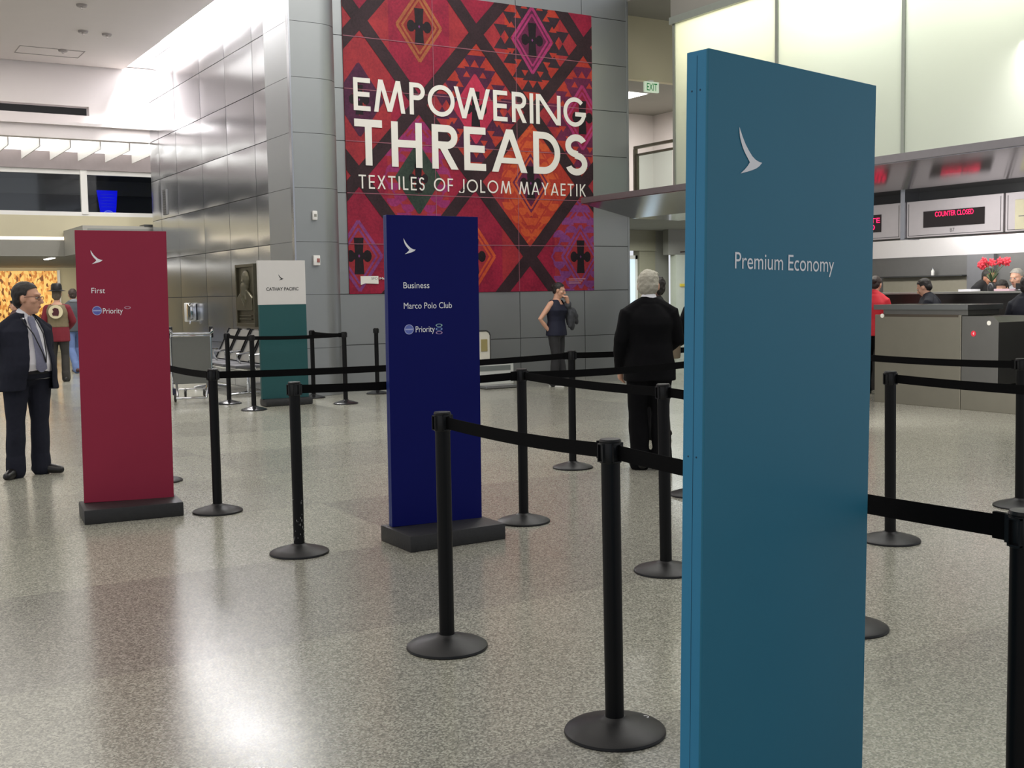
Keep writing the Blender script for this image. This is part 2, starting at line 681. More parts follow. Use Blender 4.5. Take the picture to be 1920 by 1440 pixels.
# pilaster with a rounded edge where the two clad walls meet
arc = [(6.67 + 0.36 * math.sin(t), 16.60 - 0.36 * math.cos(t)) for t in [i * PI / 48 for i in range(25)]]
pil = [(6.2, 16.24)] + arc + [(7.03, 17.3), (6.2, 17.3)]
mb = MB()
for a, b in zip(ZJ, ZJ[1:] + [8.5]):
    mb.prism(pil, (b - a) - 0.006, 'XY', a + 0.003)
mb.mi = 1
mb.prism([(min(x, 7.03) - .006 if x > 6.21 else x + .004, y + 0.008 if y < 17 else y - .01) for x, y in pil], 8.5, 'XY', 0.0)
mb.mi = 0
struct('wall_pilaster', mb, [GREYW, SEAM], smooth=False, label='grey metal pilaster with rounded edge')
mb = MB()
mb.box((6.19, 16.22, 0), (6.215, 16.31, 7.2))
struct('trim_1', mb, STEEL)
mb = MB()
mb.box((12.84, 16.8, 0), (12.88, 17.4, 8.5))
struct('trim_2', mb, GREYW)

# ceilings
mb = MB()
mb.box((-14, -8, 6.2), (5.6, 24.3, 6.5))
mb.box((5.6, -8, 6.2), (5.72, 24.3, 7.3))
mb.box((-14, 24.3, 6.26), (6.22, 24.6, 7.29))
mb.box((5.6, 16.3, 7.3), (6.5, 24.6, 7.4))
struct('ceiling', mb, WHITEW, label='white plaster ceiling with a cove along the steel wall')
mb = MB()
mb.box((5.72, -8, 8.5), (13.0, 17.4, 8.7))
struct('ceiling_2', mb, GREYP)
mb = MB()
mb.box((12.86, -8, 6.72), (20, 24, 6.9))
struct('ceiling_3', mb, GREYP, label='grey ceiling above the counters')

# far end: white wall, light slot, luminous coffer, clerestory, shop fronts
mb = MB()
mb.box((-10, 24.35, 5.40), (6.22, 24.6, 6.25))
mb.box((-10, 24.35, 4.75), (6.22, 24.6, 5.22))
mb.box((5.02, 24.35, 5.22), (6.22, 24.6, 5.40))
mb.box((-10, 24.6, 5.22), (6.22, 25.3, 5.24))
mb.box((-10, 24.25, 5.0), (6.22, 24.35, 5.06))
mb.mi = 1
mb.box((-10, 25.2, 5.22), (6.22, 25.3, 5.5))
struct('wall_far', mb, [WHITEW, DGREY], label='white plaster upper wall with a dark slot')
mb = MB()
mb.box((-10, 24.62, 4.80), (9.2, 26.94, 4.85))
mb.mi = 1
mb.box((-10, 26.95, 4.42), (9.2, 27.1, 4.86))
struct('ceiling_4', mb, [M('coffer_glow', (250, 250, 250), 0.5, emit=(255, 252, 248), estr=1.9), M('soffit_mauve', (150, 140, 140), .7)], label='glowing white coffer ceiling')
for i in range(13):
    x = 6.44 - 0.585 * i
    t = MB()
    t.box((x - 0.012, 24.62, 4.60), (x + 0.012, 26.9, 4.799))
    o = t.build('light_baffle', WHITE, None, smooth=False)
    nth = ['first', 'second', 'third', 'fourth', 'fifth', 'sixth', 'seventh', 'eighth', 'ninth', 'tenth', 'eleventh', 'twelfth', 'thirteenth'][i]
    tag(o, 'thin white baffle under the glowing ceiling, %s from the steel wall' % nth, 'light baffle', 'baffles under the glowing ceiling')
# clerestory windows
xs = [7.9, 5.38, 2.1, -1.2, -4.5]
mb = MB()
mb.box((-10, 27.0, 4.32), (9.2, 27.12, 4.42))
mb.box((-10, 27.0, 3.40), (9.2, 27.12, 3.49))
for x in xs:
    mb.box((x - 0.07, 26.97, 3.44), (x + 0.07, 27.12, 4.44))
struct('window_frame_1'.replace('window_frame_1', 'trim_3'), mb, WHITE, label='white clerestory window frame')
for i, (a, b) in enumerate(zip(xs, xs[1:])):
    t = MB()
    t.box((b + 0.07, 27.05, 3.49), (a - 0.07, 27.06, 4.32))
    struct('window_%d' % (i + 1), t, DGLASS, label='dark clerestory window pane')
mb = MB()
mb.box((-10, 30.0, 2.5), (9.2, 30.1, 6))
mb.box((-10, 27.2, 4.45), (9.2, 30.1, 4.5))
mb.box((-10, 27.2, 3.3), (9.2, 30.1, 3.38))
mb.mi = 1
mb.box((-10, 29.6, 4.1), (9.2, 29.7, 4.45))
struct('wall_beyond', mb, [M('beyond_grey', (104, 106, 108), .7), GREYP])
mb = MB()
mb.box((-10, 27.0, 2.93), (9.2, 27.25, 3.40))
mb.mi = 1
mb.box((-10, 26.98, 2.50), (9.2, 27.25, 2.86))
mb.mi = 2
mb.box((-10, 27.06, 2.86), (9.2, 27.2, 2.93))
mb.mi = 1
mb.box((-10, 27.25, 2.5), (10, 36.2, 2.55))
struct('wall_fascia', mb, [CREAM, GREYP, M('cove_strip', (255, 240, 215), 0.5, emit=(255, 238, 210), estr=2.5)], label='cream fascia with a bright cove line above the shops')
mb = MB()
mb.box((-10, 36.0, 0), (10, 36.2, 2.55))
struct('wall_shops', mb, CREAM, label='cream shop front wall')
t = MB()
t.box((4.6, 35.93, 0.55), (6.28, 35.99, 2.40))
o = t.build('shop_display', amber_wall(), None, smooth=False)
tag(o, 'glowing amber shop display dotted with small dark bottle shapes', 'shop display')
t = MB()
t.box((6.29, 35.92, 0.55), (6.37, 35.99, 2.42))
struct('trim_4', t, WHITE)
# glowing strip standing for the lit ledge patch, and downlight slit
r = thing('ledge_glow', 'short glowing strip standing for the lit patch of white ledge beside the steel wall', 'light', (5.55, 24.33, 5.07))
t = MB()
t.box((-0.55, -0.03, -0.02), (0.6, 0.0, 0.1))
t.build('diffuser', LUM, r, smooth=False)
t = MB()
t.box((-0.58, -0.012, -0.05), (0.63, 0.018, -0.02))
t.build('glow_base', WHITE, r, smooth=False)
r = thing('ceiling_light', 'small slanting strip light under the cream fascia', 'ceiling light', (4.75, 28.0, 2.50))
t = MB()
t.box((-0.05, -0.45, -0.03), (0.05, 0.45, 0.0))
t.build('diffuser', LUM, r, smooth=False)
t = MB()
t.box((-0.07, -0.47, -0.015), (0.07, 0.47, -0.001))
t.build('frame', WHITE, r, smooth=False)

dl = M('dull_fitting', (160, 152, 148), 0.5)
for (x, y), w in (((4.31, 25.15 - 2.2), 'nearest the far white wall'), ((4.33, 21.2), 'second from the far white wall'), ((4.74, 21.25), 'beside the cove of bright light'), ((3.95, 19.35), 'nearest the camera')):
    t = MB()
    t.lathe([(0, 0.0), (0.075, 0.0), (0.085, 0.02), (0.085, 0.06), (0, 0.06)], seg=20)
    t.lathe([(0, -0.035), (0.02, -0.035), (0.025, 0.0), (0, 0.0)], seg=12)
    o = t.build('ceiling_sprinkler', dl)
    o.location = (x, y, 6.165)
    tag(o, 'small grey round fitting on the white ceiling, ' + w, 'ceiling fitting', 'fittings on the white ceiling')
t = MB()
for a, b in (((0, 0), (1.15, 0.012)), ((0, 0.66), (1.15, 0.672)), ((0, 0), (0.012, 0.66)), ((1.138, 0), (1.15, 0.66))):
    t.box((a[0], a[1], -0.004), (b[0], b[1], 0.004))
o = t.build('access_hatch', dl, None, smooth=False)
o.location = (3.55, 22.9, 6.195)
tag(o, 'thin rectangular hatch outline in the white ceiling near the slot', 'hatch')

# blue lit sign behind the clerestory glass
BLUE = M('blue_screen', (20, 30, 230), 0.4, emit=(8, 18, 255), estr=1.7)
r = thing('lit_sign', 'glowing blue tapered sign behind the dark clerestory window', 'sign', (6.02, 27.6, 3.42))
t = MB()
t.prism([(-0.16, 0.0), (0.16, 0.0), (0.22, 0.62), (-0.24, 0.62)], 0.04, 'XZ', 0.0)
t.build('screen', BLUE, r, smooth=False)
t = MB()
arcp = [(0.10 * math.cos(a), 0, 0.10 + 0.05 * math.sin(a)) for a in [0.3 + i * 0.32 for i in range(9)]]
t.tube([(p[0], -0.006, p[2]) for p in arcp], 0.008, 8)
t.build('logo', M('blue_white', (190, 200, 255), 0.5, emit=(190, 205, 255), estr=1.2), r)
t = MB()
for i in range(5):
    t.box((-0.15, -0.004, 0.24 + 0.07 * i), (0.14, -0.001, 0.25 + 0.07 * i))
t.build('lettering', M('blue_dim', (60, 80, 255), 0.5, emit=(60, 80, 255), estr=0.8), r, smooth=False)
# grey bulkhead box above the red sign
r = thing('sign_cabinet', 'grey box cabinet jutting from the cream fascia behind the red sign', 'cabinet', (5.9, 24.9, 2.50))
t = MB()
t.box((-1.0, 0, 0), (1.2, 2.07, 0.56))
t.build('body', GREYP, r, smooth=False)
t = MB()
t.box((0.25, -0.01, 0.555), (1.2, 0.4, 0.60))
t.build('lid', DGREY, r, smooth=False)
t = MB()
t.box((-0.9, -0.012, 0.05), (1.1, 0.0, 0.5))
t.build('front_panel', M('cabinet_grey', (112, 113, 108), 0.5), r, smooth=False)


# counters side: frosted glass wall, canopy, fascia, rear wall
GX = 12.95
for i, (a, b) in enumerate(((13.16, 15.56), (10.75, 13.10), (8.30, 10.69), (5.85, 8.24), (3.4, 5.79))):
    t = MB()
    t.box((GX, a, 3.1), (GX + 0.015, b, 6.08))
    struct('window_%d' % (i + 5), t, GLASSF, label='backlit frosted glass panel')
mb = MB()
for y in (15.59, 13.13, 10.72, 8.27, 5.82):
    mb.box((GX - 0.02, y - 0.028, 3.05), (GX + 0.05, y + 0.028, 6.1))
mb.box((GX - 0.06, 3.4, 6.08), (GX + 0.06, 15.66, 6.2))
struct('trim_5', mb, M('mullion', (150, 156, 146), 0.4, 0.4))
mb = MB()
mb.box((GX - 0.02, 3.4, 6.2), (GX + 0.1, 15.66, 6.72))
struct('wall_bulkhead', mb, GREYP)
mb = MB()
mb.box((15.5, 3.0, 3.0), (15.6, 15.6, 6.72))
mb.box((GX + 0.06, 15.56, 3.0), (15.6, 15.62, 6.72))
struct('wall_lightbox', mb, M('lightbox_white', (215, 222, 208), 0.8, var=0.02), label='white wall behind the frosted glass')
# canopy
CAN = M('canopy_metal', (168, 166, 168), 0.16, 0.9, var=0.05, scale=2, bump=0.01, bscale=3)
r = thing('canopy', 'long grey metal canopy with sloped underside over the check-in counters', 'canopy', (0, 0, 0))
t = MB()
sec = [(10.93, 2.955), (10.93, 3.05), (12.95, 3.12), (12.95, 2.72), (11.95, 2.74)]
t.prism([(x, z) for x, z in sec], 12.5, 'XZ', 3.0)
t.build('soffit', CAN, r, smooth=False)
t = MB()
t.box((10.90, 2.98, 2.965), (10.93, 15.52, 3.055))
t.build('lip', M('canopy_lip', (138, 134, 136), 0.35, 0.7), r, smooth=False)
# fascia with displays
FX = 12.2
FAS = M('fascia_panel', (214, 208, 210), 0.45, 0.1, var=0.04)
mb = MB()
mb.box((FX + 0.03, 4.0, 2.13), (FX + 0.3, 14.6, 2.15))
mb.box((FX + 0.25, 4.0, 2.13), (FX + 0.3, 14.6, 2.74))
struct('wall_fascia_counter', mb, DGREY)
mb = MB()
for y in (10.07, 13.1, 7.1, 4.2):
    mb.box((FX - 0.03, y - 0.035, 2.12), (FX + 0.26, y + 0.035, 2.76))
struct('trim_6', mb, STEEL)


def fascia_panel(y0, y1, label, disp=None, lines=(), num=None, z1=2.6):
    r = thing('display_panel', label, 'display panel', (FX, (y0 + y1) / 2, 2.14))
    h = (y1 - y0) / 2
    t = MB()
    t.box((0.0, -h, 0.0), (0.24, h, z1 - 2.14), 0.006)
    t.build('body', FAS, r, smooth=False)
    t = MB()
    for a, b in (((-h + .03, .018), (h - .03, .024)), ((-h + .03, .018), (-h + .036, z1 - 2.17)), ((h - .036, .018), (h - .03, z1 - 2.17))):
        t.box((-0.004, a[0], a[1]), (0.001, b[0], b[1]))
    t.build('frame', M('fascia_groove', (96, 94, 96), 0.5), r, smooth=False)
    if disp:
        ya, yb, za, zb = disp
        c = (y0 + y1) / 2
        t = MB()
        t.box((-0.012, ya - c, za - 2.14), (0.002, yb - c, zb - 2.14))
        s = t.build('screen', M('led_screen', (28, 16, 16), 0.3), r, smooth=False)
        for (txt, yc, zz, hh, ww) in lines:
            lettering(txt, hh, M('led_red', (255, 30, 70), 0.5, emit=(255, 20, 80), estr=3.2), s, (-0.0125, yc - c, zz - 2.14), (0, 0, -PI / 2), width=ww, align='CENTER', bold=0.0)
    if num:
        lettering(num[0], 0.045, M('grey_print', (120, 118, 118), 0.5), r, (-0.001, num[1] - (y0 + y1) / 2, num[2] - 2.14), (0, 0, -PI / 2), align='CENTER', bold=0.01)
    return r


fascia_panel(8.62, 10.03, 'grey counter panel with a black display reading COUNTER CLOSED in red', (8.87, 9.76, 2.255, 2.46), [('COUNTER CLOSED', 9.30, 2.385, 0.06, 0.56)], ('B7', 9.33, 2.185))
fascia_panel(10.12, 11.5, 'grey counter panel half hidden behind the teal sign, two red text lines', (10.44, 11.32, 2.24, 2.47), [('ELITE', 10.62, 2.365, 0.062, 0.33), ('330', 10.64, 2.275, 0.062, 0.2)])
r = fascia_panel(7.2, 8.59, 'grey counter panel with a pale yellow card at the right edge')
t = MB()
t.box((-0.02, 7.6 - 7.895, 0.02), (0.0, 8.45 - 7.895, 0.37), 0.004)
pan = t.build('card', M('pale_yellow', (232, 226, 190), 0.5), r, smooth=False)
t = MB()
t.box((-0.0225, 8.25 - 7.895, 0.17), (-0.0195, 8.40 - 7.895, 0.18))
t.build('lettering', M('grey_print', (120, 118, 118)), pan, smooth=False)
# rear wall
RX = 14.8
mb = MB()
mb.box((RX, 3.0, 0), (RX + 0.2, 14.9, 1.97))
mb.mi = 1
mb.box((RX - 0.01, 3.0, 1.97), (RX + 0.2, 14.9, 2.72))
mb.mi = 2
mb.box((RX - 0.07, 10.55, 0), (RX, 11.0, 1.97))
mb.mi = 3
mb.box((RX - 0.02, 11.02, 1.25), (RX, 12.6, 1.66))
struct('wall_right', mb, [M('rear_grey', (118, 118, 116), 0.4, 0.4, var=0.05), M('rear_white', (225, 222, 222), 0.3, 0.2, var=0.02), M('rear_pillar', (126, 127, 130), 0.4, 0.3), M('rear_beige', (150, 146, 128), 0.6)], label='grey rear wall behind the counters with a white band')
mb = MB()
mb.box((RX - 0.16, 11.02, 1.655), (RX, 12.6, 1.675))
o = mb.build('shelf', DGREY, None, smooth=False)
tag(o, 'thin dark wall shelf behind the counter left of the grey pillar', 'shelf')
r = thing('bottle', 'small pale bottle standing on the thin dark wall shelf', 'bottle', (RX - 0.08, 11.6, 1.675))
t = MB()
t.lathe([(0, 0), (0.022, 0), (0.024, 0.01), (0.024, 0.07), (0.01, 0.09), (0.01, 0.1), (0, 0.1)], seg=16)
t.build('body', WHITE, r)
t = MB()
t.lathe([(0, 0.1), (0.012, 0.1), (0.012, 0.118), (0, 0.118)], seg=12)
t.build('cap', STEEL, r)

# opening between banner wall and glass wall: upper corridor and lower passage
mb = MB()
mb.box((12.88, 17.6, 5.54), (18, 17.75, 6.72))
struct('wall_corridor', mb, CREAM, label='cream bulkhead above the exit sign')
mb = MB()
mb.box((12.88, 17.75, 5.54), (18, 22, 5.7))
struct('ceiling_5', mb, GREYP)
mb = MB()
mb.box((12.88, 21.0, 3.2), (18, 21.1, 6))
mb.box((16.8, 16.8, 3.1), (16.9, 21.1, 6.7))
struct('wall_upper', mb, WHITEW)
mb = MB()
mb.box((12.96, 15.64, 2.85), (18, 21.1, 3.1))
struct('floor_2', mb, GREYP)
r = thing('corridor_light', 'bright rectangular light on the upper corridor ceiling below the exit sign', 'ceiling light', (14.35, 19.0, 5.54))
t = MB()
t.box((-0.5, -0.35, -0.03), (0.42, 0.35, -0.01))
t.build('diffuser', LUM, r, smooth=False)
t = MB()
t.box((-0.54, -0.39, -0.02), (0.46, 0.39, 0.0))
t.build('frame', WHITE, r, smooth=False)
# exit sign
EXG = M('exit_green', (24, 120, 60), 0.5, emit=(20, 130, 60), estr=0.3)
r = thing('exit_sign', 'white hanging exit sign with green letters on the cream bulkhead', 'exit sign', (13.99, 17.53, 5.31))
t = MB()
t.box((-0.17, -0.02, 0), (0.17, 0.03, 0.2), 0.006)
t.build('body', M('exit_white', (214, 226, 206), 0.5, emit=(210, 232, 205), estr=0.35), r, smooth=False)
lettering('EXIT', 0.135, EXG, r, (0, -0.021, 0.03), width=0.25, align='CENTER', bold=0.01)
t = MB()
t.box((-0.05, -0.005, 0.2), (0.05, 0.07, 0.23))
t.build('bracket', WHITE, r, smooth=False)
# balcony railing
r = thing('balcony_railing', 'steel framed glass railing on the upper level right of the banner', 'railing', (12.98, 15.68, 3.1))
t = MB()
t.box((-0.03, 0.0, 0.99), (0.03, 1.08, 1.04))
t.build('handrail', M('rail_bronze', (110, 104, 88), 0.35, 0.7), r, smooth=False)
t = MB()
t.box((-0.02, 0.0, 0.86), (0.02, 1.0, 0.90))
t.box((-0.02, 0.98, 0.0), (0.02, 1.02, 0.90))
t.build('rail_frame', M('rail_bronze', (110, 104, 88)), r, smooth=False)
t = MB()
t.box((-0.03, 1.03, 0.0), (0.03, 1.09, 0.99))
t.build('post', M('rail_bronze', (110, 104, 88)), r, smooth=False)
t = MB()
t.box((-0.006, 0.02, 0.05), (0.006, 0.98, 0.86))
t.build('pane', CGLASS, r, smooth=False)
# lower passage
mb = MB()
mb.box((14.2, 20.0, 2.47), (16.05, 20.3, 3.2))
mb.mi = 1
mb.box((16.05, 20.1, 0), (16.5, 20.3, 3.2))
mb.mi = 0
mb.box((14.0, 20.0, 2.40), (16.05, 20.05, 2.47))
mb.box((15.66, 20.08, 0), (16.1, 20.3, 2.47))
mb.mi = 2
mb.box((16.3, 19.6, 0), (20, 19.8, 2.3))
mb.mi = 1
mb.box((16.1, 19.62, 2.3), (20, 19.8, 3.2))
mb.mi = 0
mb.box((12.9, 20.1, 0), (15.28, 20.3, 2.47))
struct('wall_passage', mb, [M('passage_beige', (146, 142, 122), 0.6), GREYP, M('passage_white', (200, 204, 190), 0.6)], label='beige and white passage wall beyond the banner')
mb = MB()
mb.box((15.28, 20.15, 0), (15.34, 20.22, 2.3))
mb.box((15.60, 20.15, 0), (15.66, 20.22, 2.3))
mb.box((15.28, 20.15, 2.22), (15.66, 20.22, 2.3))
struct('trim_7', mb, WHITE)
mb = MB()
mb.box((15.34, 20.17, 0.0), (15.60, 20.2, 2.22))
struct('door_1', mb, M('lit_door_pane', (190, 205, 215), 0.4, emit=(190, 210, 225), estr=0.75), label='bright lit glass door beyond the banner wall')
t = MB()
t.box((16.40, 19.57, 1.60), (16.85, 19.6, 1.66), 0.004)
t.box((16.58, 19.565, 1.57), (16.70, 19.6, 1.72), 0.004)
o = t.build('wall_notice', M('notice_yellow', (214, 190, 60), 0.5))
tag(o, 'small yellow notice on the white passage wall beside the white-haired man', 'notice')

# small fittings on the clad walls
r = thing('wall_sensor', 'small white rounded sensor on the grey pilaster, upper of two boxes', 'sensor', (6.53, 16.24, 2.72))
t = MB()
t.box((-0.05, -0.05, -0.07), (0.03, 0, 0.07), 0.02)
t.build('body', WHITE, r)
t = MB()
t.box((-0.03, -0.055, -0.02), (0.01, -0.049, 0.02), 0.002)
t.build('lens', GREYP, r)
r = thing('alarm_box', 'white alarm box with a red pull on the grey pilaster, lower of two boxes', 'alarm box', (6.53, 16.24, 2.05))
t = MB()
t.box((-0.055, -0.06, -0.075), (0.045, 0, 0.075), 0.01)
t.build('body', WHITE, r)
t = MB()
t.box((-0.01, -0.068, -0.03), (0.035, -0.058, 0.03), 0.003)
t.build('lever', M('dull_red', (150, 90, 84)), r)
r = thing('wall_grille', 'narrow dark vertical grille high on the polished steel wall', 'grille', (6.2, 23.32, 3.2))
t = MB()
t.box((-0.02, -0.12, 0), (0.005, 0.12, 0.5))
t.build('frame', M('grille_grey', (98, 98, 98), 0.5), r, smooth=False)
t = MB()
for i in range(9):
    t.box((-0.026, -0.09, 0.04 + i * 0.05), (-0.018, 0.09, 0.06 + i * 0.05))
t.build('slats', DGREY, r, smooth=False)

# ------------------------------------------------------------------ exhibition banner
PX, PZ, PW, PH, PY = 7.3, 1.54, 4.76, 4.84, 16.79


def clip_poly(poly, u0=0.0, u1=PW, v0=0.0, v1=PH):
    for ax, lim, sg in ((0, u0, 1), (0, u1, -1), (1, v0, 1), (1, v1, -1)):
        out = []
        for i in range(len(poly)):
            a, b = poly[i - 1], poly[i]
            ia, ib = (a[ax] - lim) * sg >= 0, (b[ax] - lim) * sg >= 0
            if ia != ib:
                f = (lim - a[ax]) / (b[ax] - a[ax])
                out.append((a[0] + (b[0] - a[0]) * f, a[1] + (b[1] - a[1]) * f))
            if ib:
                out.append(b)
        poly = out
        if len(poly) < 3:
            return []
    return poly


PCOL = {
    'red': ((188, 60, 60), (140, 36, 48)), 'crimson': ((178, 40, 66), (124, 22, 48)), 'orange': ((206, 74, 48), (160, 44, 40)),
    'bright': ((228, 106, 52), (190, 70, 40)), 'gold': ((190, 122, 66), (150, 78, 50)), 'black': ((66, 46, 48), (36, 24, 28)),
    'pink': ((196, 70, 122), (150, 40, 90)), 'magenta': ((178, 62, 118), (128, 34, 84)), 'rose': ((214, 62, 88), (172, 36, 66)),
    'purple': ((96, 42, 72), (58, 24, 48)), 'plum': ((122, 44, 78), (84, 26, 58)), 'green': ((66, 84, 66), (36, 54, 44)),
    'slate': ((66, 50, 56), (38, 30, 36)), 'lilac': ((158, 84, 142), (110, 50, 108)), 'ink': ((40, 30, 34), (22, 16, 20)), 'brick': ((168, 56, 46), (124, 36, 38)),
    'joint': ((176, 120, 122), (160, 100, 106)),
}
pnames = list(PCOL)
pmats = [weave('textile_' + k, *[tuple(int(x * f) for x, f in zip(c, (.88, .84, .92))) for c in PCOL[k]], sc=30 if k == 'black' else 22) for k in pnames]
ban = thing('banner', 'huge red woven pattern banner reading EMPOWERING THREADS on the grey wall', 'banner', (PX, PY, PZ))
pb = MB()
LAYER = [0]


def pp(poly, colr, lay):
    q = clip_poly(poly)
    if not q:
        return
    LAYER[0] = (LAYER[0] + 1) % 17
    pb.mi = pnames.index(colr)
    pb._f([pb.bm.verts.new((u, -0.0006 * lay - 0.00003 * LAYER[0], v)) for u, v in q])


def dia(c, a, b):
    return [(c[0] - a, c[1]), (c[0], c[1] - b), (c[0] + a, c[1]), (c[0], c[1] + b)]


def quad(p, q, w):
    dx, dy = q[0] - p[0], q[1] - p[1]
    l = math.hypot(dx, dy)
    nx, ny = -dy / l * w / 2, dx / l * w / 2
    return [(p[0] + nx, p[1] + ny), (p[0] - nx, p[1] - ny), (q[0] - nx, q[1] - ny), (q[0] + nx, q[1] + ny)]


def ring(c, a, b, colr, w, lay):
    d = dia(c, a, b)
    for i in range(4):
        pp(quad(d[i], d[(i + 1) % 4], w), colr, lay)


def cross(c, s=1.0, lay=8):
    pp([(c[0] - .085 * s, c[1] - .29 * s), (c[0] + .085 * s, c[1] - .29 * s), (c[0] + .065 * s, c[1]), (c[0] + .085 * s, c[1] + .29 * s), (c[0] - .085 * s, c[1] + .29 * s), (c[0] - .065 * s, c[1])], 'ink', lay)
    pp([(c[0] - .2 * s, c[1] - .055 * s), (c[0] + .2 * s, c[1] - .055 * s), (c[0] + .2 * s, c[1] + .055 * s), (c[0] - .2 * s, c[1] + .055 * s)], 'ink', lay)
    for sg in (-1, 1):
        k = [(c[0] + sg * .145 * s + .075 * s * math.cos(a), c[1] + .095 * s * math.sin(a)) for a in [i * PI / 6 for i in range(12)]]
        pp(k, 'ink', lay)
    pp(dia(c, .018 * s, .028 * s), 'lilac', lay + 1)


CU = [-.82, .25, 1.30, 2.36, 3.47, 4.54, 5.62]
CV = [5.52, 4.29, 3.05, 1.86, .60, -.62]


def node(i, j):
    return (CU[j] + .03 * (CV[i] - 3), CV[i])


cellstyle = {
    (1, 2): ('crimson', 'gold', 'brick', None), (1, 4): ('orange', 'pink', 'plum', 'slate'),
    (2, 1): ('red', 'purple', 'purple', None), (2, 3): ('orange', 'rose', 'rose', 'purple'), (2, 5): ('orange', 'pink', 'crimson', 'plum'),
    (3, 2): ('red', 'green', 'green', 'magenta'), (3, 4): ('orange', 'bright', 'plum', 'bright'),
    (4, 1): ('crimson', 'lilac', 'red', None), (4, 3): ('crimson', 'bright', 'red', None), (4, 5): ('red', 'lilac', 'red', 'lilac'),
}
pb.mi = pnames.index('red')
pb.box((0, 0.0, 0), (PW, 0.012, PH))
for i in range(len(CV)):
    for j in range(len(CU)):
        if (i + j) % 2 == 0:
            continue
        c = node(i, j)
        st = cellstyle.get((i, j), ('crimson', 'plum', 'red', None))
        pp(dia(c, 1.08, 1.24), st[0], 1)
        # stepped tonal wedges near each corner of the cell
        alt = {'orange': 'red', 'red': 'crimson', 'crimson': 'red'}[st[0]]
        for sg in (-1, 1):
            pp([(c[0] + sg * 1.0, c[1]), (c[0] + sg * .55, c[1] - .5), (c[0] + sg * .55, c[1] + .5)], alt, 1.5)
        if st[3]:
            for k in range(4):
                sx, sy = ((1, 1), (1, -1), (-1, 1), (-1, -1))[k]
                for f in range(4):
                    for row in (0, 1):
                        g = (f + .5) / 4
                        a, b = (.52 + row * .2), (.68 + row * .22)
                        u, v = c[0] + sx * a * (1 - g), c[1] + sy * b * g
                        if st[3] in ('bright', 'magenta', 'lilac'):
                            if row == 0 or f in (1, 2, 3):
                                h = [(u + .13 * math.cos(t), v + sy * .13 * math.sin(t)) for t in [q * PI / 8 for q in range(9)]]
                                pp(h, st[3], 2 + row * .5)
                        else:
                            pp([(u - .14, v + sy * .09), (u + .14, v + sy * .09), (u, v - sy * .11)], st[3], 2 + row * .5)
            if st[3] in ('bright', 'magenta', 'lilac'):
                ring(c, .62, .86, 'orange' if st[3] == 'bright' else st[3], .03, 3)
                for sy in (-1, 1):
                    pp(quad((c[0] - .3, c[1] + sy * .62), (c[0] + .2, c[1] + sy * 1.12), .035), st[3], 3)
                    pp(quad((c[0] + .3, c[1] + sy * .62), (c[0] - .2, c[1] + sy * 1.12), .035), st[3], 3)
        pp(dia(c, .42, .58), st[2], 4)
        ring(c, .40, .555, st[1], .05, 5)
        ring(c, .31, .435, st[1], .035, 5)
        if st[1] in ('green', 'purple'):
            pp(dia(c, .17, .25), 'brick', 6)
            cross(c, .8)
        else:
            cross(c)
for i in range(len(CV) - 1):
    for j in range(len(CU)):
        if (i + j) % 2:
            continue
        for dj in (-1, 1):
            if 0 <= j + dj < len(CU):
                a, b = node(i, j), node(i + 1, j + dj)
                pp(quad(a, b, .215), 'black', 10 if dj > 0 else 11)
for v in (.79, 1.59, 2.40, 3.21, 4.02):
    pp([(0, v - .006), (PW, v - .006), (PW, v + .006), (0, v + .006)], 'joint', 14)
for u in (1.58, 3.17):
    pp([(u - .005, 0), (u + .005, 0), (u + .005, PH), (u - .005, PH)], 'joint', 14)
o = pb.build('printed_panel', pmats, ban, smooth=False, fix=False)

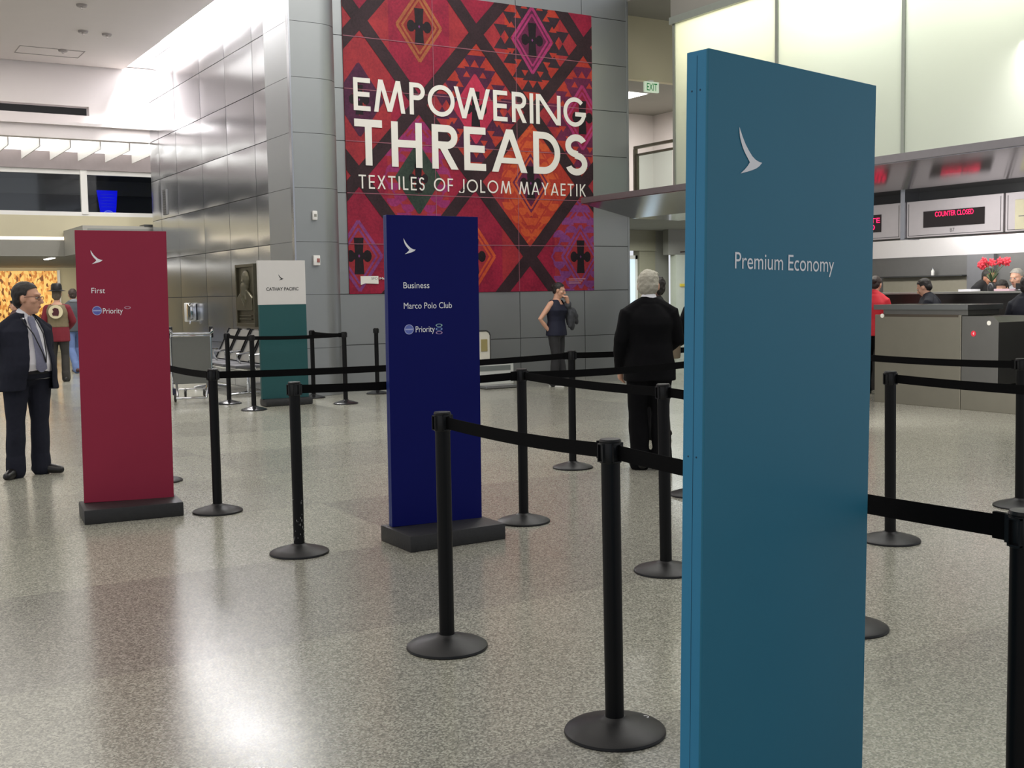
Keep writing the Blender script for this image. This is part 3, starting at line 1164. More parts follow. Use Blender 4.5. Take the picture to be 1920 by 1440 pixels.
# geometric capitals drawn as strokes in a unit-high box of width w
def strokes(ch, w, t):
    h = t / 2
    R = lambda x0, y0, x1, y1: [(x0, y0), (x1, y0), (x1, y1), (x0, y1)]
    out = []

    def ln(x0, y0, x1, y1):
        # slanted stroke with horizontal cut ends, t wide across
        dx, dy = x1 - x0, y1 - y0
        l = math.hypot(dx, dy)
        hw = t / 2 * l / abs(dy)
        out.append([(x0 - hw, y0), (x0 + hw, y0), (x1 + hw, y1), (x1 - hw, y1)])

    def arc(cx, cy, rx, ry, a0, a1, n=28):
        for k in range(n):
            a, b = a0 + (a1 - a0) * k / n, a0 + (a1 - a0) * (k + 1) / n
            out.append([(cx + (rx + s) * math.cos(q), cy + (ry + s) * math.sin(q)) for q, s in ((a, -h), (a, h), (b, h), (b, -h))])
    if ch == 'E':
        out += [R(0, 0, t, 1), R(0, 0, w, t), R(0, .5 - h, w * .95, .5 + h), R(0, 1 - t, w, 1)]
    elif ch == 'F':
        out += [R(0, 0, t, 1), R(0, .48 - h, w * .95, .48 + h), R(0, 1 - t, w, 1)]
    elif ch == 'L':
        out += [R(0, 0, t, 1), R(0, 0, w, t)]
    elif ch == 'I':
        out += [R(w / 2 - h, 0, w / 2 + h, 1)]
    elif ch == 'T':
        out += [R(w / 2 - h, 0, w / 2 + h, 1), R(0, 1 - t, w, 1)]
    elif ch == 'H':
        out += [R(0, 0, t, 1), R(w - t, 0, w, 1), R(0, .52 - h, w, .52 + h)]
    elif ch == 'N':
        out += [R(0, 0, t, 1), R(w - t, 0, w, 1)]
        ln(w - t * .6, 0, t * .6, 1)
    elif ch == 'M':
        ln(h, 0, w * .22, 1)
        ln(w * .5, 0.03, w * .22, 1)
        ln(w * .5, 0.03, w * .78, 1)
        ln(w - h, 0, w * .78, 1)
    elif ch == 'W':
        ln(w * .27, 0, h, 1)
        ln(w * .27, 0, w * .5, 1)
        ln(w * .73, 0, w * .5, 1)
        ln(w * .73, 0, w - h, 1)
    elif ch == 'A':
        ln(h, 0, w / 2, 1)
        ln(w - h, 0, w / 2, 1)
        out += [R(w * .2, .27 - h * .8, w * .8, .27 + h * .8)]
    elif ch == 'Y':
        ln(w / 2, .42, h, 1)
        ln(w / 2, .42, w - h, 1)
        out += [R(w / 2 - h, 0, w / 2 + h, .45)]
    elif ch == 'X':
        ln(h, 0, w - h * 1.2, 1)
        ln(w - h, 0, h * 1.2, 1)
    elif ch == 'K':
        out += [R(0, 0, t, 1)]
        ln(t * .9, .47, w - h * 1.4, 1)
        ln(w - h, 0, t * 1.6, .57)
    elif ch in 'PR':
        r = .27
        out += [R(0, 0, t, 1), R(0, 1 - t, w - r, 1), R(0, 1 - 2 * r, w - r, 1 - 2 * r + t)]
        arc(w - r, 1 - r, r - h, r - h, -PI / 2, PI / 2, 14)
        if ch == 'R':
            ln(w - h, 0, w * .42, .5)
    elif ch == 'D':
        rx = w * .62
        out += [R(0, 0, t, 1), R(0, 1 - t, w - rx, 1), R(0, 0, w - rx, t)]
        arc(w - rx, .5, rx - h, .5 - h, -PI / 2, PI / 2, 20)
    elif ch == 'O':
        arc(w / 2, .5, w / 2 - h, .5 - h, 0, 2 * PI, 40)
    elif ch == 'G':
        arc(w / 2, .5, w / 2 - h, .5 - h, .75, 2 * PI - .05, 34)
        out += [R(w * .52, .5 - t, w, .5)]
    elif ch == 'J':
        out += [R(w - t, .2, w, 1)]
        arc(w * .25, .16, w * .75 - h, .24, PI * 1.12, 2 * PI, 10)
    elif ch == 'S':
        r = .28
        arc(w / 2, 1 - r, w / 2 - h, r - h, .5, PI * 1.5, 18)
        arc(w / 2, r - .0, w / 2 - h, r - h + .0, -PI + .35, PI / 2, 18)
        out += [R(w / 2 - .05, .5 - h * 1.15, w / 2 + .05, .5 + h * 1.15)]
    return out


def word(chars, boxes, v0, cap, t):
    for ch, (a, b) in zip(chars, boxes):
        w = (b - a) / cap
        mb = MB()
        for kk, poly in enumerate(strokes(ch, w, t / cap)):
            dz = 0.00012 * (kk % 9)
            q = clip_poly([(a + x * cap, v0 + y * cap) for x, y in poly], -1, 9, v0 - (.05 * cap if ch in 'OGSJ' else 0), v0 + cap * (1.03 if ch in 'OGS' else 1.0))
            if q:
                fr = [mb.bm.verts.new((u, -0.0145 - dz, v)) for u, v in q]
                mb._f(fr)
                n = len(q)
                bk = [mb.bm.verts.new((u, -0.0125, v)) for u, v in q]
                for k in range(n):
                    mb._f([fr[(k + 1) % n], fr[k], bk[k], bk[(k + 1) % n]])
        mb.build('letter', BW, ban, smooth=False, fix=False)


BW = M('banner_white', (228, 224, 216), 0.5, var=0.03)
word('EMPOWERING', [(0.15, 0.44), (0.50, 1.05), (1.13, 1.41), (1.46, 1.96), (1.95, 2.64), (2.7, 2.98), (3.07, 3.36), (3.43, 3.50), (3.56, 4.07), (4.13, 4.61)], 2.88, .51, .074)
word('THREADS', [(0.15, 0.63), (0.79, 1.34), (1.52, 2.0), (2.12, 2.54), (2.66, 3.36), (3.49, 4.05), (4.16, 4.63)], 2.03, .72, .118)
FW_ = {'T': .62, 'E': .50, 'X': .68, 'I': .2, 'L': .45, 'S': .48, 'O': 1.0, 'F': .48, 'J': .36, 'M': 1.0, 'A': .78, 'Y': .7, 'K': .62}
t = MB()
for wd, (a, b) in (('TEXTILES', (.20, 1.37)), ('OF', (1.54, 1.90)), ('JOLOM', (2.04, 3.03)), ('MAYAETIK', (3.19, 4.59))):
    ws = [FW_[c] for c in wd]
    gap = .22
    k = (b - a) / (sum(ws) + gap * (len(wd) - 1))
    x, bx = a, []
    for w in ws:
        bx.append((x, x + w * k))
        x += (w + gap) * k
    word(wd, bx, 1.665, .215, .025)
t = MB()
t.prism([(.19, .14), (.27, .165), (.50, .155), (.50, .28), (.19, .28)], .004, 'XZ', -0.0145)
pl = t.build('label', BW, ban, smooth=False)
lettering('SFO', .035, M('label_grey', (120, 116, 116)), pl, (.485, -.0147, .225), width=.11, align='RIGHT', bold=.01)
lettering('Museum', .035, BW, ban, (.52, -.0135, .225), width=.3, bold=.02)
t = MB()
for i in range(3):
    t.box((4.20, -.0142, .20 - .035 * i), (4.20 + (.36, .3, .26)[i], -.0125, .212 - .035 * i))
t.build('caption', M('caption_pink', (206, 150, 160)), ban, smooth=False)

# ------------------------------------------------------------------ lane signs
BASE = M('sign_base_black', (34, 34, 35), 0.5, var=0.35, scale=30, bump=0.15, bscale=60)


def sign(label, top, ang, lean, front, side, base_ang, base_off, fname):
    """panel 0.6 x 1.88 standing toward the rear of a low black plinth; top = centre of the front top edge"""
    r = thing('lane_sign', label, 'sign')
    r.location = (top[0] - 1.98 * math.sin(lean) * math.cos(ang), top[1] - 1.98 * math.sin(lean) * math.sin(ang), 0)
    r.rotation_euler = (0, 0, ang)
    t = MB()
    t.box((-.325, -.275, 0), (.325, .135, .098), .008)
    b = t.build('base', BASE, r)
    b.rotation_euler = (0, 0, base_ang - ang)
    b.location = base_off
    t = MB()
    t.box((-.3, 0.002, .098), (.3, .055, 1.98), .002)
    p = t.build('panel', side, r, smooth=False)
    p.rotation_euler = (0, lean, 0)
    t = MB()
    t.box((-.3, -.003, .098), (.3, .003, 1.98), .0015)
    f = t.build('face', front, p, smooth=False)
    t = MB()
    t.box((-.3006, .0265, .1), (-.2995, .0271, 1.97))
    for z in (1.9, 1.15, .4):
        for y in (.018, .04):
            t.ell((-.3, y, z), (.001, .0022, .0022), seg=8)
    t.build('edge_seam', M('seam_dark', (26, 60, 84), 0.6), p, smooth=False)
    return r, p


DXP = -.30
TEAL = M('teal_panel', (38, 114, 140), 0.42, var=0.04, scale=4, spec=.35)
TEAL_LIT = M('teal_edge_lit', (54, 136, 176), 0.42, var=0.04, scale=4, spec=.35)  # panel colour lightened to carry the light falling on the left edge
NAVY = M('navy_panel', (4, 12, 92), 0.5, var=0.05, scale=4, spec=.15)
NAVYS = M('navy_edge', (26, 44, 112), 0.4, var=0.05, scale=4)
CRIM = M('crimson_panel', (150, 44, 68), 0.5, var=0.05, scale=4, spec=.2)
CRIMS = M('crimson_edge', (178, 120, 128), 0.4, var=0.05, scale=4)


def put(p, s, x, z, cap, width, name='lettering', mt=OFFW, bold=0.0):
    return lettering(s, cap, mt, p, (DXP + x, -.0032, z), width=width, name=name, bold=bold)


def emblem(p, x, z, r, tint, ovals, ox, oz):
    t = MB()
    pts = [(r * math.cos(a), r * math.sin(a)) for a in [i * PI / 16 for i in range(32)]]
    t.prism(pts, .001, 'XZ', 0)
    e = t.build('emblem', M('globe_' + tint, {'blue': (96, 112, 190), 'violet': (92, 96, 178)}[tint], .4, var=.25, scale=60), p, smooth=False)
    e.location = (DXP + x, -.0042, z)
    t = MB()
    n = 40
    for k in range(n):
        a, b = 2 * PI * k / n, 2 * PI * (k + 1) / n
        t.prism([(q * math.cos(c), q * math.sin(c)) for q, c in ((r * .88, a), (r, a), (r, b), (r * .88, b))], .0008, 'XZ', -.0009)
    t.prism([(-.8 * r, -.12 * r), (.8 * r, -.12 * r), (.8 * r, .14 * r), (-.8 * r, .14 * r)], .0008, 'XZ', -.0009)
    t.build('emblem_ring', M('globe_light', (176, 184, 226), .4), e, smooth=False)
    for i, c in enumerate(ovals):
        t = MB()
        for k in range(32):
            a, b = 2 * PI * k / 32, 2 * PI * (k + 1) / 32
            t.prism([(q * .0225 * math.cos(g), q * .0095 * math.sin(g)) for q, g in ((.68, a), (1, a), (1, b), (.68, b))], .0008, 'XZ', 0)
        o = t.build('tier_oval', M('oval_%d_%d_%d' % c, c, .4), p, smooth=False)
        o.location = (DXP + ox, -.004, oz - .0225 * i)


st, tp = sign('tall teal lane sign in the foreground reading Premium Economy', (1.863, 1.826), math.radians(8.4), math.radians(1.25), TEAL, TEAL_LIT, math.radians(8), (-.06, .08, 0), 'teal')
bird(tp, DXP + .098, .0 + 1.738, .095, OFFW, -.003)
put(tp, 'Premium Economy', .090, 1.541, .034, .352)
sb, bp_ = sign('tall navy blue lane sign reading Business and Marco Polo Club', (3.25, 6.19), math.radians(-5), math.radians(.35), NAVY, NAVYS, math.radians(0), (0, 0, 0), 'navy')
bird(bp_, DXP + .106, 1.747, .095, OFFW, -.003)
put(bp_, 'Business', .1, 1.543, .036, .168)
put(bp_, 'Marco Polo Club', .1, 1.42, .036, .315)
put(bp_, 'Priority', .174, 1.277, .036, .125)
emblem(bp_, .131, 1.295, .03, 'blue', [(150, 190, 190), (130, 160, 220), (176, 140, 186)], .328, 1.316)
sr, rp_ = sign('tall crimson red lane sign at left reading First', (1.862, 8.18), math.radians(-11), math.radians(.6), CRIM, CRIMS, math.radians(-6), (0, 0, 0), 'red')
bird(rp_, DXP + .098, 1.75, .095, OFFW, -.003)
put(rp_, 'First', .095, 1.55, .037, .088)
put(rp_, 'Priority', .165, 1.41, .036, .13)
emblem(rp_, .127, 1.43, .031, 'violet', [(196, 150, 170)], .327, 1.449)
# white and green airline sign at the far pilaster
r = thing('airline_sign', 'white-topped dark green sign with a black bird reading CATHAY PACIFIC', 'sign', (5.61, 15.22, 0), math.radians(-3))
t = MB()
t.box((-.32, -.12, 0), (.36, .2, .1), .03)
t.build('base', BASE, r)
t = MB()
t.box((-.335, 0, .1), (.335, .07, 1.405), .002)
t.build('panel', M('green_panel', (14, 74, 76), 0.45, var=.06, scale=4), r, smooth=False)
t = MB()
t.box((-.335, -.002, 1.405), (.335, .07, 2.015), .002)
wp = t.build('header', M('sign_white', (206, 203, 200), 0.5, var=.02), r, smooth=False)
bird(wp, -.05, 1.74, .085, M('ink', (24, 24, 24), .5), -.002)
lettering('CATHAY PACIFIC', .042, M('ink', (24, 24, 24), .5), wp, (.0, -.0035, 1.60), width=.46, align='CENTER', bold=.012)

# ------------------------------------------------------------------ belt stanchions
def stanchion_parts():
    b = MB().lathe([(0, 0), (.172, 0), (.174, .004), (.172, .012), (.163, .018), (.12, .032), (.062, .047), (.046, .052), (.036, .06), (0, .06)], seg=48).mesh('base', BLK)
    p = MB().lathe([(0, .05), (.032, .05), (.032, .935), (0, .935)], seg=28).mesh('post', BLKPOST)
    h = MB()
    h.lathe([(0, .93), (.034, .93), (.036, .934), (.036, .998), (.034, 1.002), (0, 1.002)], seg=28)
    for k in range(4):
        a = k * PI / 2
        c, s = math.cos(a), math.sin(a)
        for u0, u1, z0, z1 in ((-.016, -.012, .935, .998), (.012, .016, .935, .998), (-.016, .016, .935, .939), (-.016, .016, .994, .998)):
            vs = []
            for d in (.03, .042):
                for u, z in ((u0, z0), (u1, z0), (u1, z1), (u0, z1)):
                    vs.append(h.bm.verts.new((c * d - s * u, s * d + c * u, z)))
            for f in ((0, 1, 2, 3), (7, 6, 5, 4), (0, 4, 5, 1), (1, 5, 6, 2), (2, 6, 7, 3), (3, 7, 4, 0)):
                h._f([vs[i] for i in f])
    h = h.mesh('belt_head', BLK)
    c = MB().lathe([(0, 1.0), (.036, 1.0), (.037, 1.004), (.034, 1.011), (0, 1.013)], seg=28).mesh('cap', BLK)
    return (('base', b), ('post', p), ('belt_head', h), ('cap', c))


PARTS = stanchion_parts()
SMESH = M('worn_black_base', (38, 38, 40), 0.25, 0.4, var=.2)


def stanchion(x, y, label, tilt=(0, 0), worn=False):
    r = thing('belt_stanchion', label, 'stanchion', (x, y, 0), math.radians(-2), 'black belt stanchions')
    r.rotation_euler = (tilt[0], tilt[1], math.radians(-2))
    for n, me in PARTS:
        if worn and n == 'base':
            me = me.copy()
            me.materials[0] = SMESH
        link(n, me, r)
    return r


def belt(r, ax, ay, bx, by, sag=.012):
    a, b = V((ax, ay, 0)), V((bx, by, 0))
    d = (b - a).normalized()
    L = (b - a).length
    nrm = V((-d.y, d.x, 0))
    t = MB()
    n = 14
    pts = []
    for i in range(n + 1):
        f = i / n
        pts.append((a + d * (.034 + (L - .075) * f), .967 - sag * 4 * f * (1 - f)))
    rows = []
    for p, z in pts:
        rows.append([t.bm.verts.new(p + nrm * o + V((0, 0, z + dz))) for o, dz in ((-.0012, -.025), (.0012, -.025), (.0012, .025), (-.0012, .025))])
    for A, B in zip(rows, rows[1:]):
        for k in range(4):
            t._f([A[k], A[(k + 1) % 4], B[(k + 1) % 4], B[k]])
    t._f(rows[0])
    t._f(list(reversed(rows[-1])))
    e = a + d * (L - .05)
    vs = [t.bm.verts.new(e + d * x + nrm * y + V((0, 0, .967 + z))) for z in (-.03, .03) for x, y in ((-.03, -.006), (.014, -.006), (.014, .006), (-.03, .006))]
    for f in ((3, 2, 1, 0), (4, 5, 6, 7), (0, 1, 5, 4), (1, 2, 6, 5), (2, 3, 7, 6), (3, 0, 4, 7)):
        t._f([vs[i] for i in f])
    o = t.build('belt', BELT, r, smooth=False)
    bpy.context.view_layer.update()
    o.matrix_parent_inverse = r.matrix_world.inverted()
    return o


SP = {
    'S1': (2.265, 3.06, 'black stanchion left of the teal sign, the nearest one fully in view'),
    'S2': (2.24, 4.22, 'black stanchion in front of the navy sign, its belt running to the nearest stanchion'),
    'S3': (2.375, 6.3, 'black stanchion between the red and navy signs, with white scuffs on its lower post'),
    'S4': (2.375, 7.88, 'black stanchion just right of the red sign, behind the scuffed one'),
    'S5': (3.935, 6.3, 'black stanchion just right of the navy sign base'),
    'S6': (5.515, 8.02, 'black stanchion in front of the woman on the phone'),
    'S7': (3.845, 4.72, 'black stanchion in front of the white-haired man, beside the teal sign'),
    'S8': (5.395, 4.53, 'black stanchion right of the teal sign in front of the metal desk'),
    'S9': (6.945, 4.74, 'black stanchion at the right edge standing behind the desk belts'),
    'S10': (2.235, 1.51, 'nearest black stanchion at the bottom right corner, base out of view'),
    'S11': (3.84, 3.45, 'black stanchion behind the teal sign with only part of its round base showing at right'),
    'S12': (5.47, 6.4, 'black stanchion hidden behind the teal sign near the white-haired man'),
    'S13': (2.40, 9.5, 'black stanchion hidden behind the red sign with its base edge showing'),
    'S14': (5.035, 15.96, 'far black stanchion rear left of the green sign, by the row of seats'),
    'S15': (5.01, 14.82, 'far black stanchion front left of the green sign'),
    'S16': (6.34, 16.02, 'far black stanchion rear right of the green sign, against the pilaster'),
    'S17': (6.34, 14.82, 'far black stanchion front right of the green sign'),
    'S18': (7.39, 16.03, 'far black stanchion alone beneath the left corner of the banner'),
    'S19': (7.09, 8.1, 'black stanchion hidden behind the teal sign, end of the back row'),
    'S20': (6.97, 6.35, 'black stanchion hidden behind the middle of the teal sign'),
}
ST = {}
for k, (x, y, lb) in SP.items():
    tl = {'S7': (0, -.012), 'S8': (0, -.012), 'S9': (0, -.014), 'S1': (0, -.008)}.get(k, (0, 0))
    ST[k] = stanchion(x, y, lb, tl, worn=k in ('S14', 'S15', 'S16', 'S17', 'S18'))
for a, b in (('S13', 'S4'), ('S4', 'S6'), ('S6', 'S19'), ('S3', 'S5'), ('S5', 'S12'), ('S12', 'S20'), ('S20', 'S9'), ('S5', 'S7'), ('S7', 'S11'), ('S2', 'S1'), ('S1', 'S10'), ('S14', 'S15'), ('S15', 'S17'), ('S17', 'S16')):
    belt(ST[a], SP[a][0], SP[a][1], SP[b][0], SP[b][1], .02 if a == 'S4' else .012)
belt(ST['S8'], 5.395, 4.53, 5.38, 2.97)
t = MB()
for i in range(26):
    a, z = random.uniform(2.6, 5.6), random.choice([random.uniform(.07, .2), random.uniform(.07, .33)])
    t.ell((.0322 * math.cos(a), .0322 * math.sin(a), z), (.002, .002, random.uniform(.002, .009)), seg=6)
t.build('scuff', M('scuff_white', (150, 150, 148), .7), ST['S3'])
t = MB()
n = 18
for k in range(n):
    a, b = 2 * PI * k / n, 2 * PI * (k + 1) / n
    t.prism([(.128 + q * .009 * math.cos(c), -.005 + q * .012 * math.sin(c)) for q, c in ((.6, a), (1, a), (1, b), (.6, b))], .002, 'XY', .0285)
t.build('sticker', M('sticker_white', (190, 190, 190), .6), ST['S1'], smooth=False)

# ------------------------------------------------------------------ metal desk, dark counter
DESK = M('desk_metal', (136, 132, 118), 0.36, 0.8, var=.06, scale=5, bump=.02, bscale=80)
DESKD = M('desk_metal_dark', (112, 111, 106), 0.36, 0.8, var=.06, scale=5, bump=.02, bscale=80)
r = thing('check_in_desk', 'brushed metal check-in desk with a red round sticker, in front of the dark counter', 'desk', (11.93, 9.2, 0))
t = MB()
t.box((0, -.22, 0), (.62, 1.10, 1.15), .005)
t.build('front_panel', DESK, r, smooth=False)
t = MB()
t.box((.02, -.30, 1.15), (.62, .98, 1.215))
t.build('neck', DESKD, r, smooth=False)
t = MB()
t.box((-.03, -.33, 1.215), (.66, 1.1, 1.28), .004)
t.build('desktop', M('desk_top', (104, 106, 104), 0.3, 0.6), r, smooth=False)
t = MB()
t.box((-.002, -.18, 1.125), (.01, .94, 1.155))
t.build('slot', M('slot_dark', (60, 52, 40), .6), r, smooth=False)
t = MB()
t.prism([(-.73, .33), (-.225, .33), (-.225, 1.14), (-.66, 1.14), (-.73, 1.07)], .6, 'YZ', .01)
side = t.build('side_cabinet', DESKD, r, smooth=False)
t = MB()
pts = [(.035 * math.cos(a), .035 * math.sin(a)) for a in [i * PI / 12 for i in range(24)]]
t.prism([(p[0] - .39, p[1] + .93) for p in pts], .004, 'YZ', .007)
stk = t.build('sticker', M('sticker_red', (220, 40, 60), .5), side, smooth=False)
t = MB()
t.prism([(-.40, .91), (-.38, .93), (-.40, .955)], .002, 'YZ', .0055)
t.build('arrow', M('sticker_pale', (240, 190, 196), .5), stk, smooth=False)
for y, z, nm in ((.98, 1.135, 'sticker'), (-.60, 1.06, 'sticker')):
    t = MB()
    pts = [(.028 * math.cos(a) + y, .028 * math.sin(a) + z) for a in [i * PI / 10 for i in range(20)]]
    t.prism(pts, .004, 'YZ', -.004 if y > 0 else .007)
    t.build('round_sticker', M('sticker_cream', (235, 232, 220), .5), r, smooth=False)
t = MB()
t.box((0, -4.2, 0), (.75, -.225, .275), .004)
t.build('plinth', DESK, r, smooth=False)
r = thing('service_counter', 'long dark service counter behind the metal desk with a pale top edge', 'counter', (13.3, 9.5, 0))
t = MB()
t.box((0, -5.5, 0), (.3, 5.2, 1.40))
t.build('body', M('counter_dark', (46, 44, 42), .4, .2, var=.15), r, smooth=False)
t = MB()
t.box((-.04, -5.5, 1.40), (.32, 5.2, 1.43), .004)
t.build('worktop', M('counter_edge', (142, 142, 136), .35, .3), r, smooth=False)
r = thing('conveyor_cover', 'dark ribbed stack at the right end of the metal desk', 'conveyor', (12.74, 7.85, 0))
t = MB()
t.box((0, -1.2, 0), (.48, .55, .98), .01)
t.build('body', M('conveyor_dark', (58, 59, 60), .5), r, smooth=False)
t = MB()
for i in range(11):
    t.tube([(-.01, -1.15, .12 + i * .08), (-.01, .5, .12 + i * .08)], .026, 8)
t.build('ribs', M('conveyor_rib', (62, 64, 68), .4, .4), r)

for i, (y, w, c, lb) in enumerate(((9.98, .2, (236, 236, 240), 'white sheet of paper on the dark counter beside the bowed man'), (9.42, .22, (222, 190, 200), 'pinkish sheet of paper on the dark counter below the red flowers'))):
    t = MB()
    t.box((-.1, -w / 2, 0), (.1, w / 2, .03), .002)
    o = t.build('paper_stack', M('paper_%d' % i, c, .6), None, smooth=False)
    o.location = (13.42, y, 1.43)
    tag(o, lb, 'paper')
r = thing('computer_monitor', 'dark monitor back on the counter below the red flowers', 'monitor', (13.48, 9.20, 1.43), math.radians(20))
t = MB()
t.box((-.02, -.1, .02), (.015, .1, .1), .006)
t.build('screen', BLK, r, smooth=False)
t = MB()
t.box((-.06, -.08, 0), (.06, .08, .012), .003)
t.box((.0, -.02, .01), (.02, .02, .05))
t.build('stand', BLK, r, smooth=False)
# red flower arrangement
r = thing('flower_arrangement', 'tall spray of red orchids standing on the dark counter', 'flowers', (13.45, 9.66, 1.43))
t = MB()
t.lathe([(0, 0), (.045, 0), (.055, .03), (.05, .08), (.03, .11), (.035, .12), (0, .12)], seg=20)
t.build('vase', M('vase_dark', (40, 40, 42), .3), r)
t = MB()
tips = []
for i in range(6):
    a = -.6 + i * .42
    dy = .22 * math.sin(a * 1.2) - .06
    p = [(0, 0, .1), (.01 * i, dy * .3, .24), (.02, dy * .8, .34), (.03, dy * 1.25, .36 + .03 * math.cos(a))]
    t.tube(p, [.006, .005, .004, .003], 6)
    tips.append(p)
t.build('stem', M('stem_green', (70, 92, 52), .6), r)
FLR = M('petal_red', (196, 44, 58), .55, var=.3, scale=40)
k = 0
for p in tips:
    for f in (.45, .75, 1.0):
        a, b = V(p[2]), V(p[3])
        c = a + (b - a) * f + V((random.uniform(-.03, .03), random.uniform(-.03, .03), random.uniform(-.02, .03)))
        t = MB()
        for q in range(5):
            g = q * 2 * PI / 5 + k
            mt_ = Matrix.Translation(c) @ Matrix.Rotation(g, 4, 'X')
            t.ell((0, 0, .027), (.006, .019, .026), mt_, 8)
        t.ell(c + V((-.006, 0, 0)), .008, None, 8)
        t.build('blossom', FLR, r)
        k += 1
t = MB()
for q in range(5):
    mt_ = Matrix.Rotation(q * 1.2, 4, 'Z') @ Matrix.Translation((0.03, 0, .16)) @ Matrix.Rotation(.7, 4, 'Y')
    t.ell((0, 0, .03), (.006, .02, .08), mt_, 8)
t.build('leaf', M('leaf_dark', (50, 70, 40), .6), r)

# ------------------------------------------------------------------ luggage carts, seats, plaque, dispenser, kiosk
CARTP = M('cart_panel', (112, 113, 108), .45, .4, var=.06, scale=20)


def cart(label, loc, rz):
    r = thing('luggage_cart', label, 'luggage cart', loc, rz, 'luggage carts')
    t = MB()
    t.box((-.27, 0, .26), (.27, .02, .95), .004)
    t.build('panel', CARTP, r, smooth=False)
    t = MB()
    for s in (-1, 1):
        t.tube([(s * .28, .02, .12), (s * .28, .02, .95), (s * .28, .06, 1.0)], .014, 10)
    t.tube([(-.28, .01, .97), (.28, .01, .97)], .012, 10)
    t.build('frame', CHROME, r)
    t = MB()
    t.tube([(-.30, .10, 1.08), (-.27, -.08, 1.02), (-.24, -.09, 1.0), (.28, -.09, 1.0), (.31, -.08, 1.02), (.30, .10, 1.08)], .021, 10)
    t.build('handle', CHROME, r)
    for s in (-1, 1):
        t = MB()
        t.box((s * .29 - .03, .04, .93), (s * .29 + .03, .13, 1.10), .012)
        t.build('bracket', BLK, r)
    t = MB()
    for s in (-1, 1):
        t.tube([(s * .22, .02, .26), (s * .22, -.1, .27), (s * .2, -.36, .12), (s * .2, -.48, .09)], .018, 10)
    t.tube([(-.2, -.48, .09), (.2, -.48, .09)], .018, 10)
    for s in (-1, 1):
        t.tube([(s * .24, .05, .14), (s * .24, .8, .12)], .013, 10)
    t.tube([(-.24, .8, .12), (.24, .8, .12)], .013, 10)
    t.build('rail', CHROME, r)
    for x, y in ((-.25, .0), (.25, .0), (-.14, .78), (.14, .78)):
        t = MB()
        mt_ = Matrix.Translation((x, y, .066)) @ Matrix.Rotation(PI / 2, 4, 'Y')
        m2 = MB()
        m2.lathe([(0, -.018), (.05, -.018), (.064, -.012), (.066, 0), (.064, .012), (.05, .018), (0, .018)], seg=24)
        for v in m2.bm.verts:
            v.co = mt_ @ v.co
        w = m2.build('wheel', M('tyre_dark', (44, 42, 40), .6), r)
        t.lathe([(0, -.021), (.026, -.021), (.026, .021), (0, .021)], seg=16)
        for v in t.bm.verts:
            v.co = mt_ @ v.co
        t.build('hub', CHROME, w)
    t = MB()
    for x in (-.25, .25):
        t.box((x - .035, -.03, .10), (x + .035, .05, .2), .01)
    t.build('brake_box', M('brake_blue', (34, 36, 60), .5), r)
    return r


cart('grey panelled luggage cart with chrome handle right of the red sign', (4.735, 16.72, 0), math.radians(-18))
cart('second luggage cart, mostly hidden behind the red sign', (3.80, 16.55, 0), math.radians(-24))

SEATL = M('seat_leather', (88, 88, 92), .4, var=.1)
r = thing('beam_seating', 'row of four grey steel airport seats along the polished steel wall', 'seats', (5.72, 18.0, 0))
t = MB()
t.tube([(0, -1.1, .40), (0, 1.3, .40)], .04, 12)
t.build('beam', CHROME, r)
for i in range(4):
    y = -.8 + i * .6
    t = MB()
    t.box((-.26, y - .25, .43), (.2, y + .25, .48), .018)
    t.build('seat', SEATL, r)
    t = MB()
    q = [(.16, .5), (.40, .98), (.425, .97), (.2, .47)]
    t.prism(q, .5, 'XZ', y - .25)
    b = t.build('backrest', M('seat_steel', (150, 150, 150), .3, .8), r, smooth=False)
    t = MB()
    for yy in (y - .262, y + .25):
        t = MB()
        t.prism([(.14, .5), (.39, 1.0), (.43, .99), (.2, .46)], .012, 'XZ', yy)
        t.build('edge_strip', BLK, b, smooth=False)
for i in range(5):
    y = -1.1 + i * .6
    t = MB()
    t.tube([(.05, y, .42), (-.05, y, .55), (-.06, y, .63), (.2, y, .65)], .016, 8)
    t.build('armrest', CHROME, r)
for y in (-.85, 1.0):
    t = MB()
    t.tube([(0, y, .4), (0, y, .05)], .025, 10)
    t.tube([(-.3, y, .025), (0, y, .05), (.28, y, .025)], .022, 10)
    t.build('leg', CHROME, r)

BRZ = M('bronze', (92, 88, 72), .38, .75, var=.2, scale=12)
r = thing('portrait_plaque', 'tall bronze relief plaque of a bust on the steel wall beside the green sign', 'plaque', (6.2, 18.4, 1.03))
t = MB()
t.box((-.03, -.46, 0), (0, .46, 1.03))
t.build('back_plate', BRZ, r, smooth=False)
t = MB()
for a, b in (((-.46, 0), (.46, .06)), ((-.46, .98), (.46, 1.03)), ((-.46, .06), (-.41, .98)), ((.41, .06), (.46, .98)), ((-.3, .12), (.3, .135)), ((-.3, .18), (.3, .19))):
    t.box((-.075, a[0], a[1]), (-.025, b[0], b[1]), .004)
t.build('frame', BRZ, r, smooth=False)
t = MB()
t.ell((-.03, 0, .77), (.08, .17, .17))
t.ell((-.03, 0, .68), (.08, .14, .13))
t.tube([(-.09, 0, .80), (-.115, 0, .745)], [.014, .02], 8)
t.tube([(-.03, 0, .66), (-.03, 0, .52)], .11, 12)
t.prism([(-.38, .27), (.38, .27), (.37, .48), (.15, .59), (-.15, .59), (-.37, .48)], .06, 'YZ', -.085)
t.ell((-.085, .045, .81), (.02, .03, .012))
t.ell((-.085, -.045, .81), (.02, .03, .012))
t.ell((-.1, 0, .69), (.014, .035, .012))
for s in (-1, 1):
    t.tube([(-.08, s * .06, .58), (-.095, s * .10, .45), (-.08, s * .02, .34)], .018, 8)
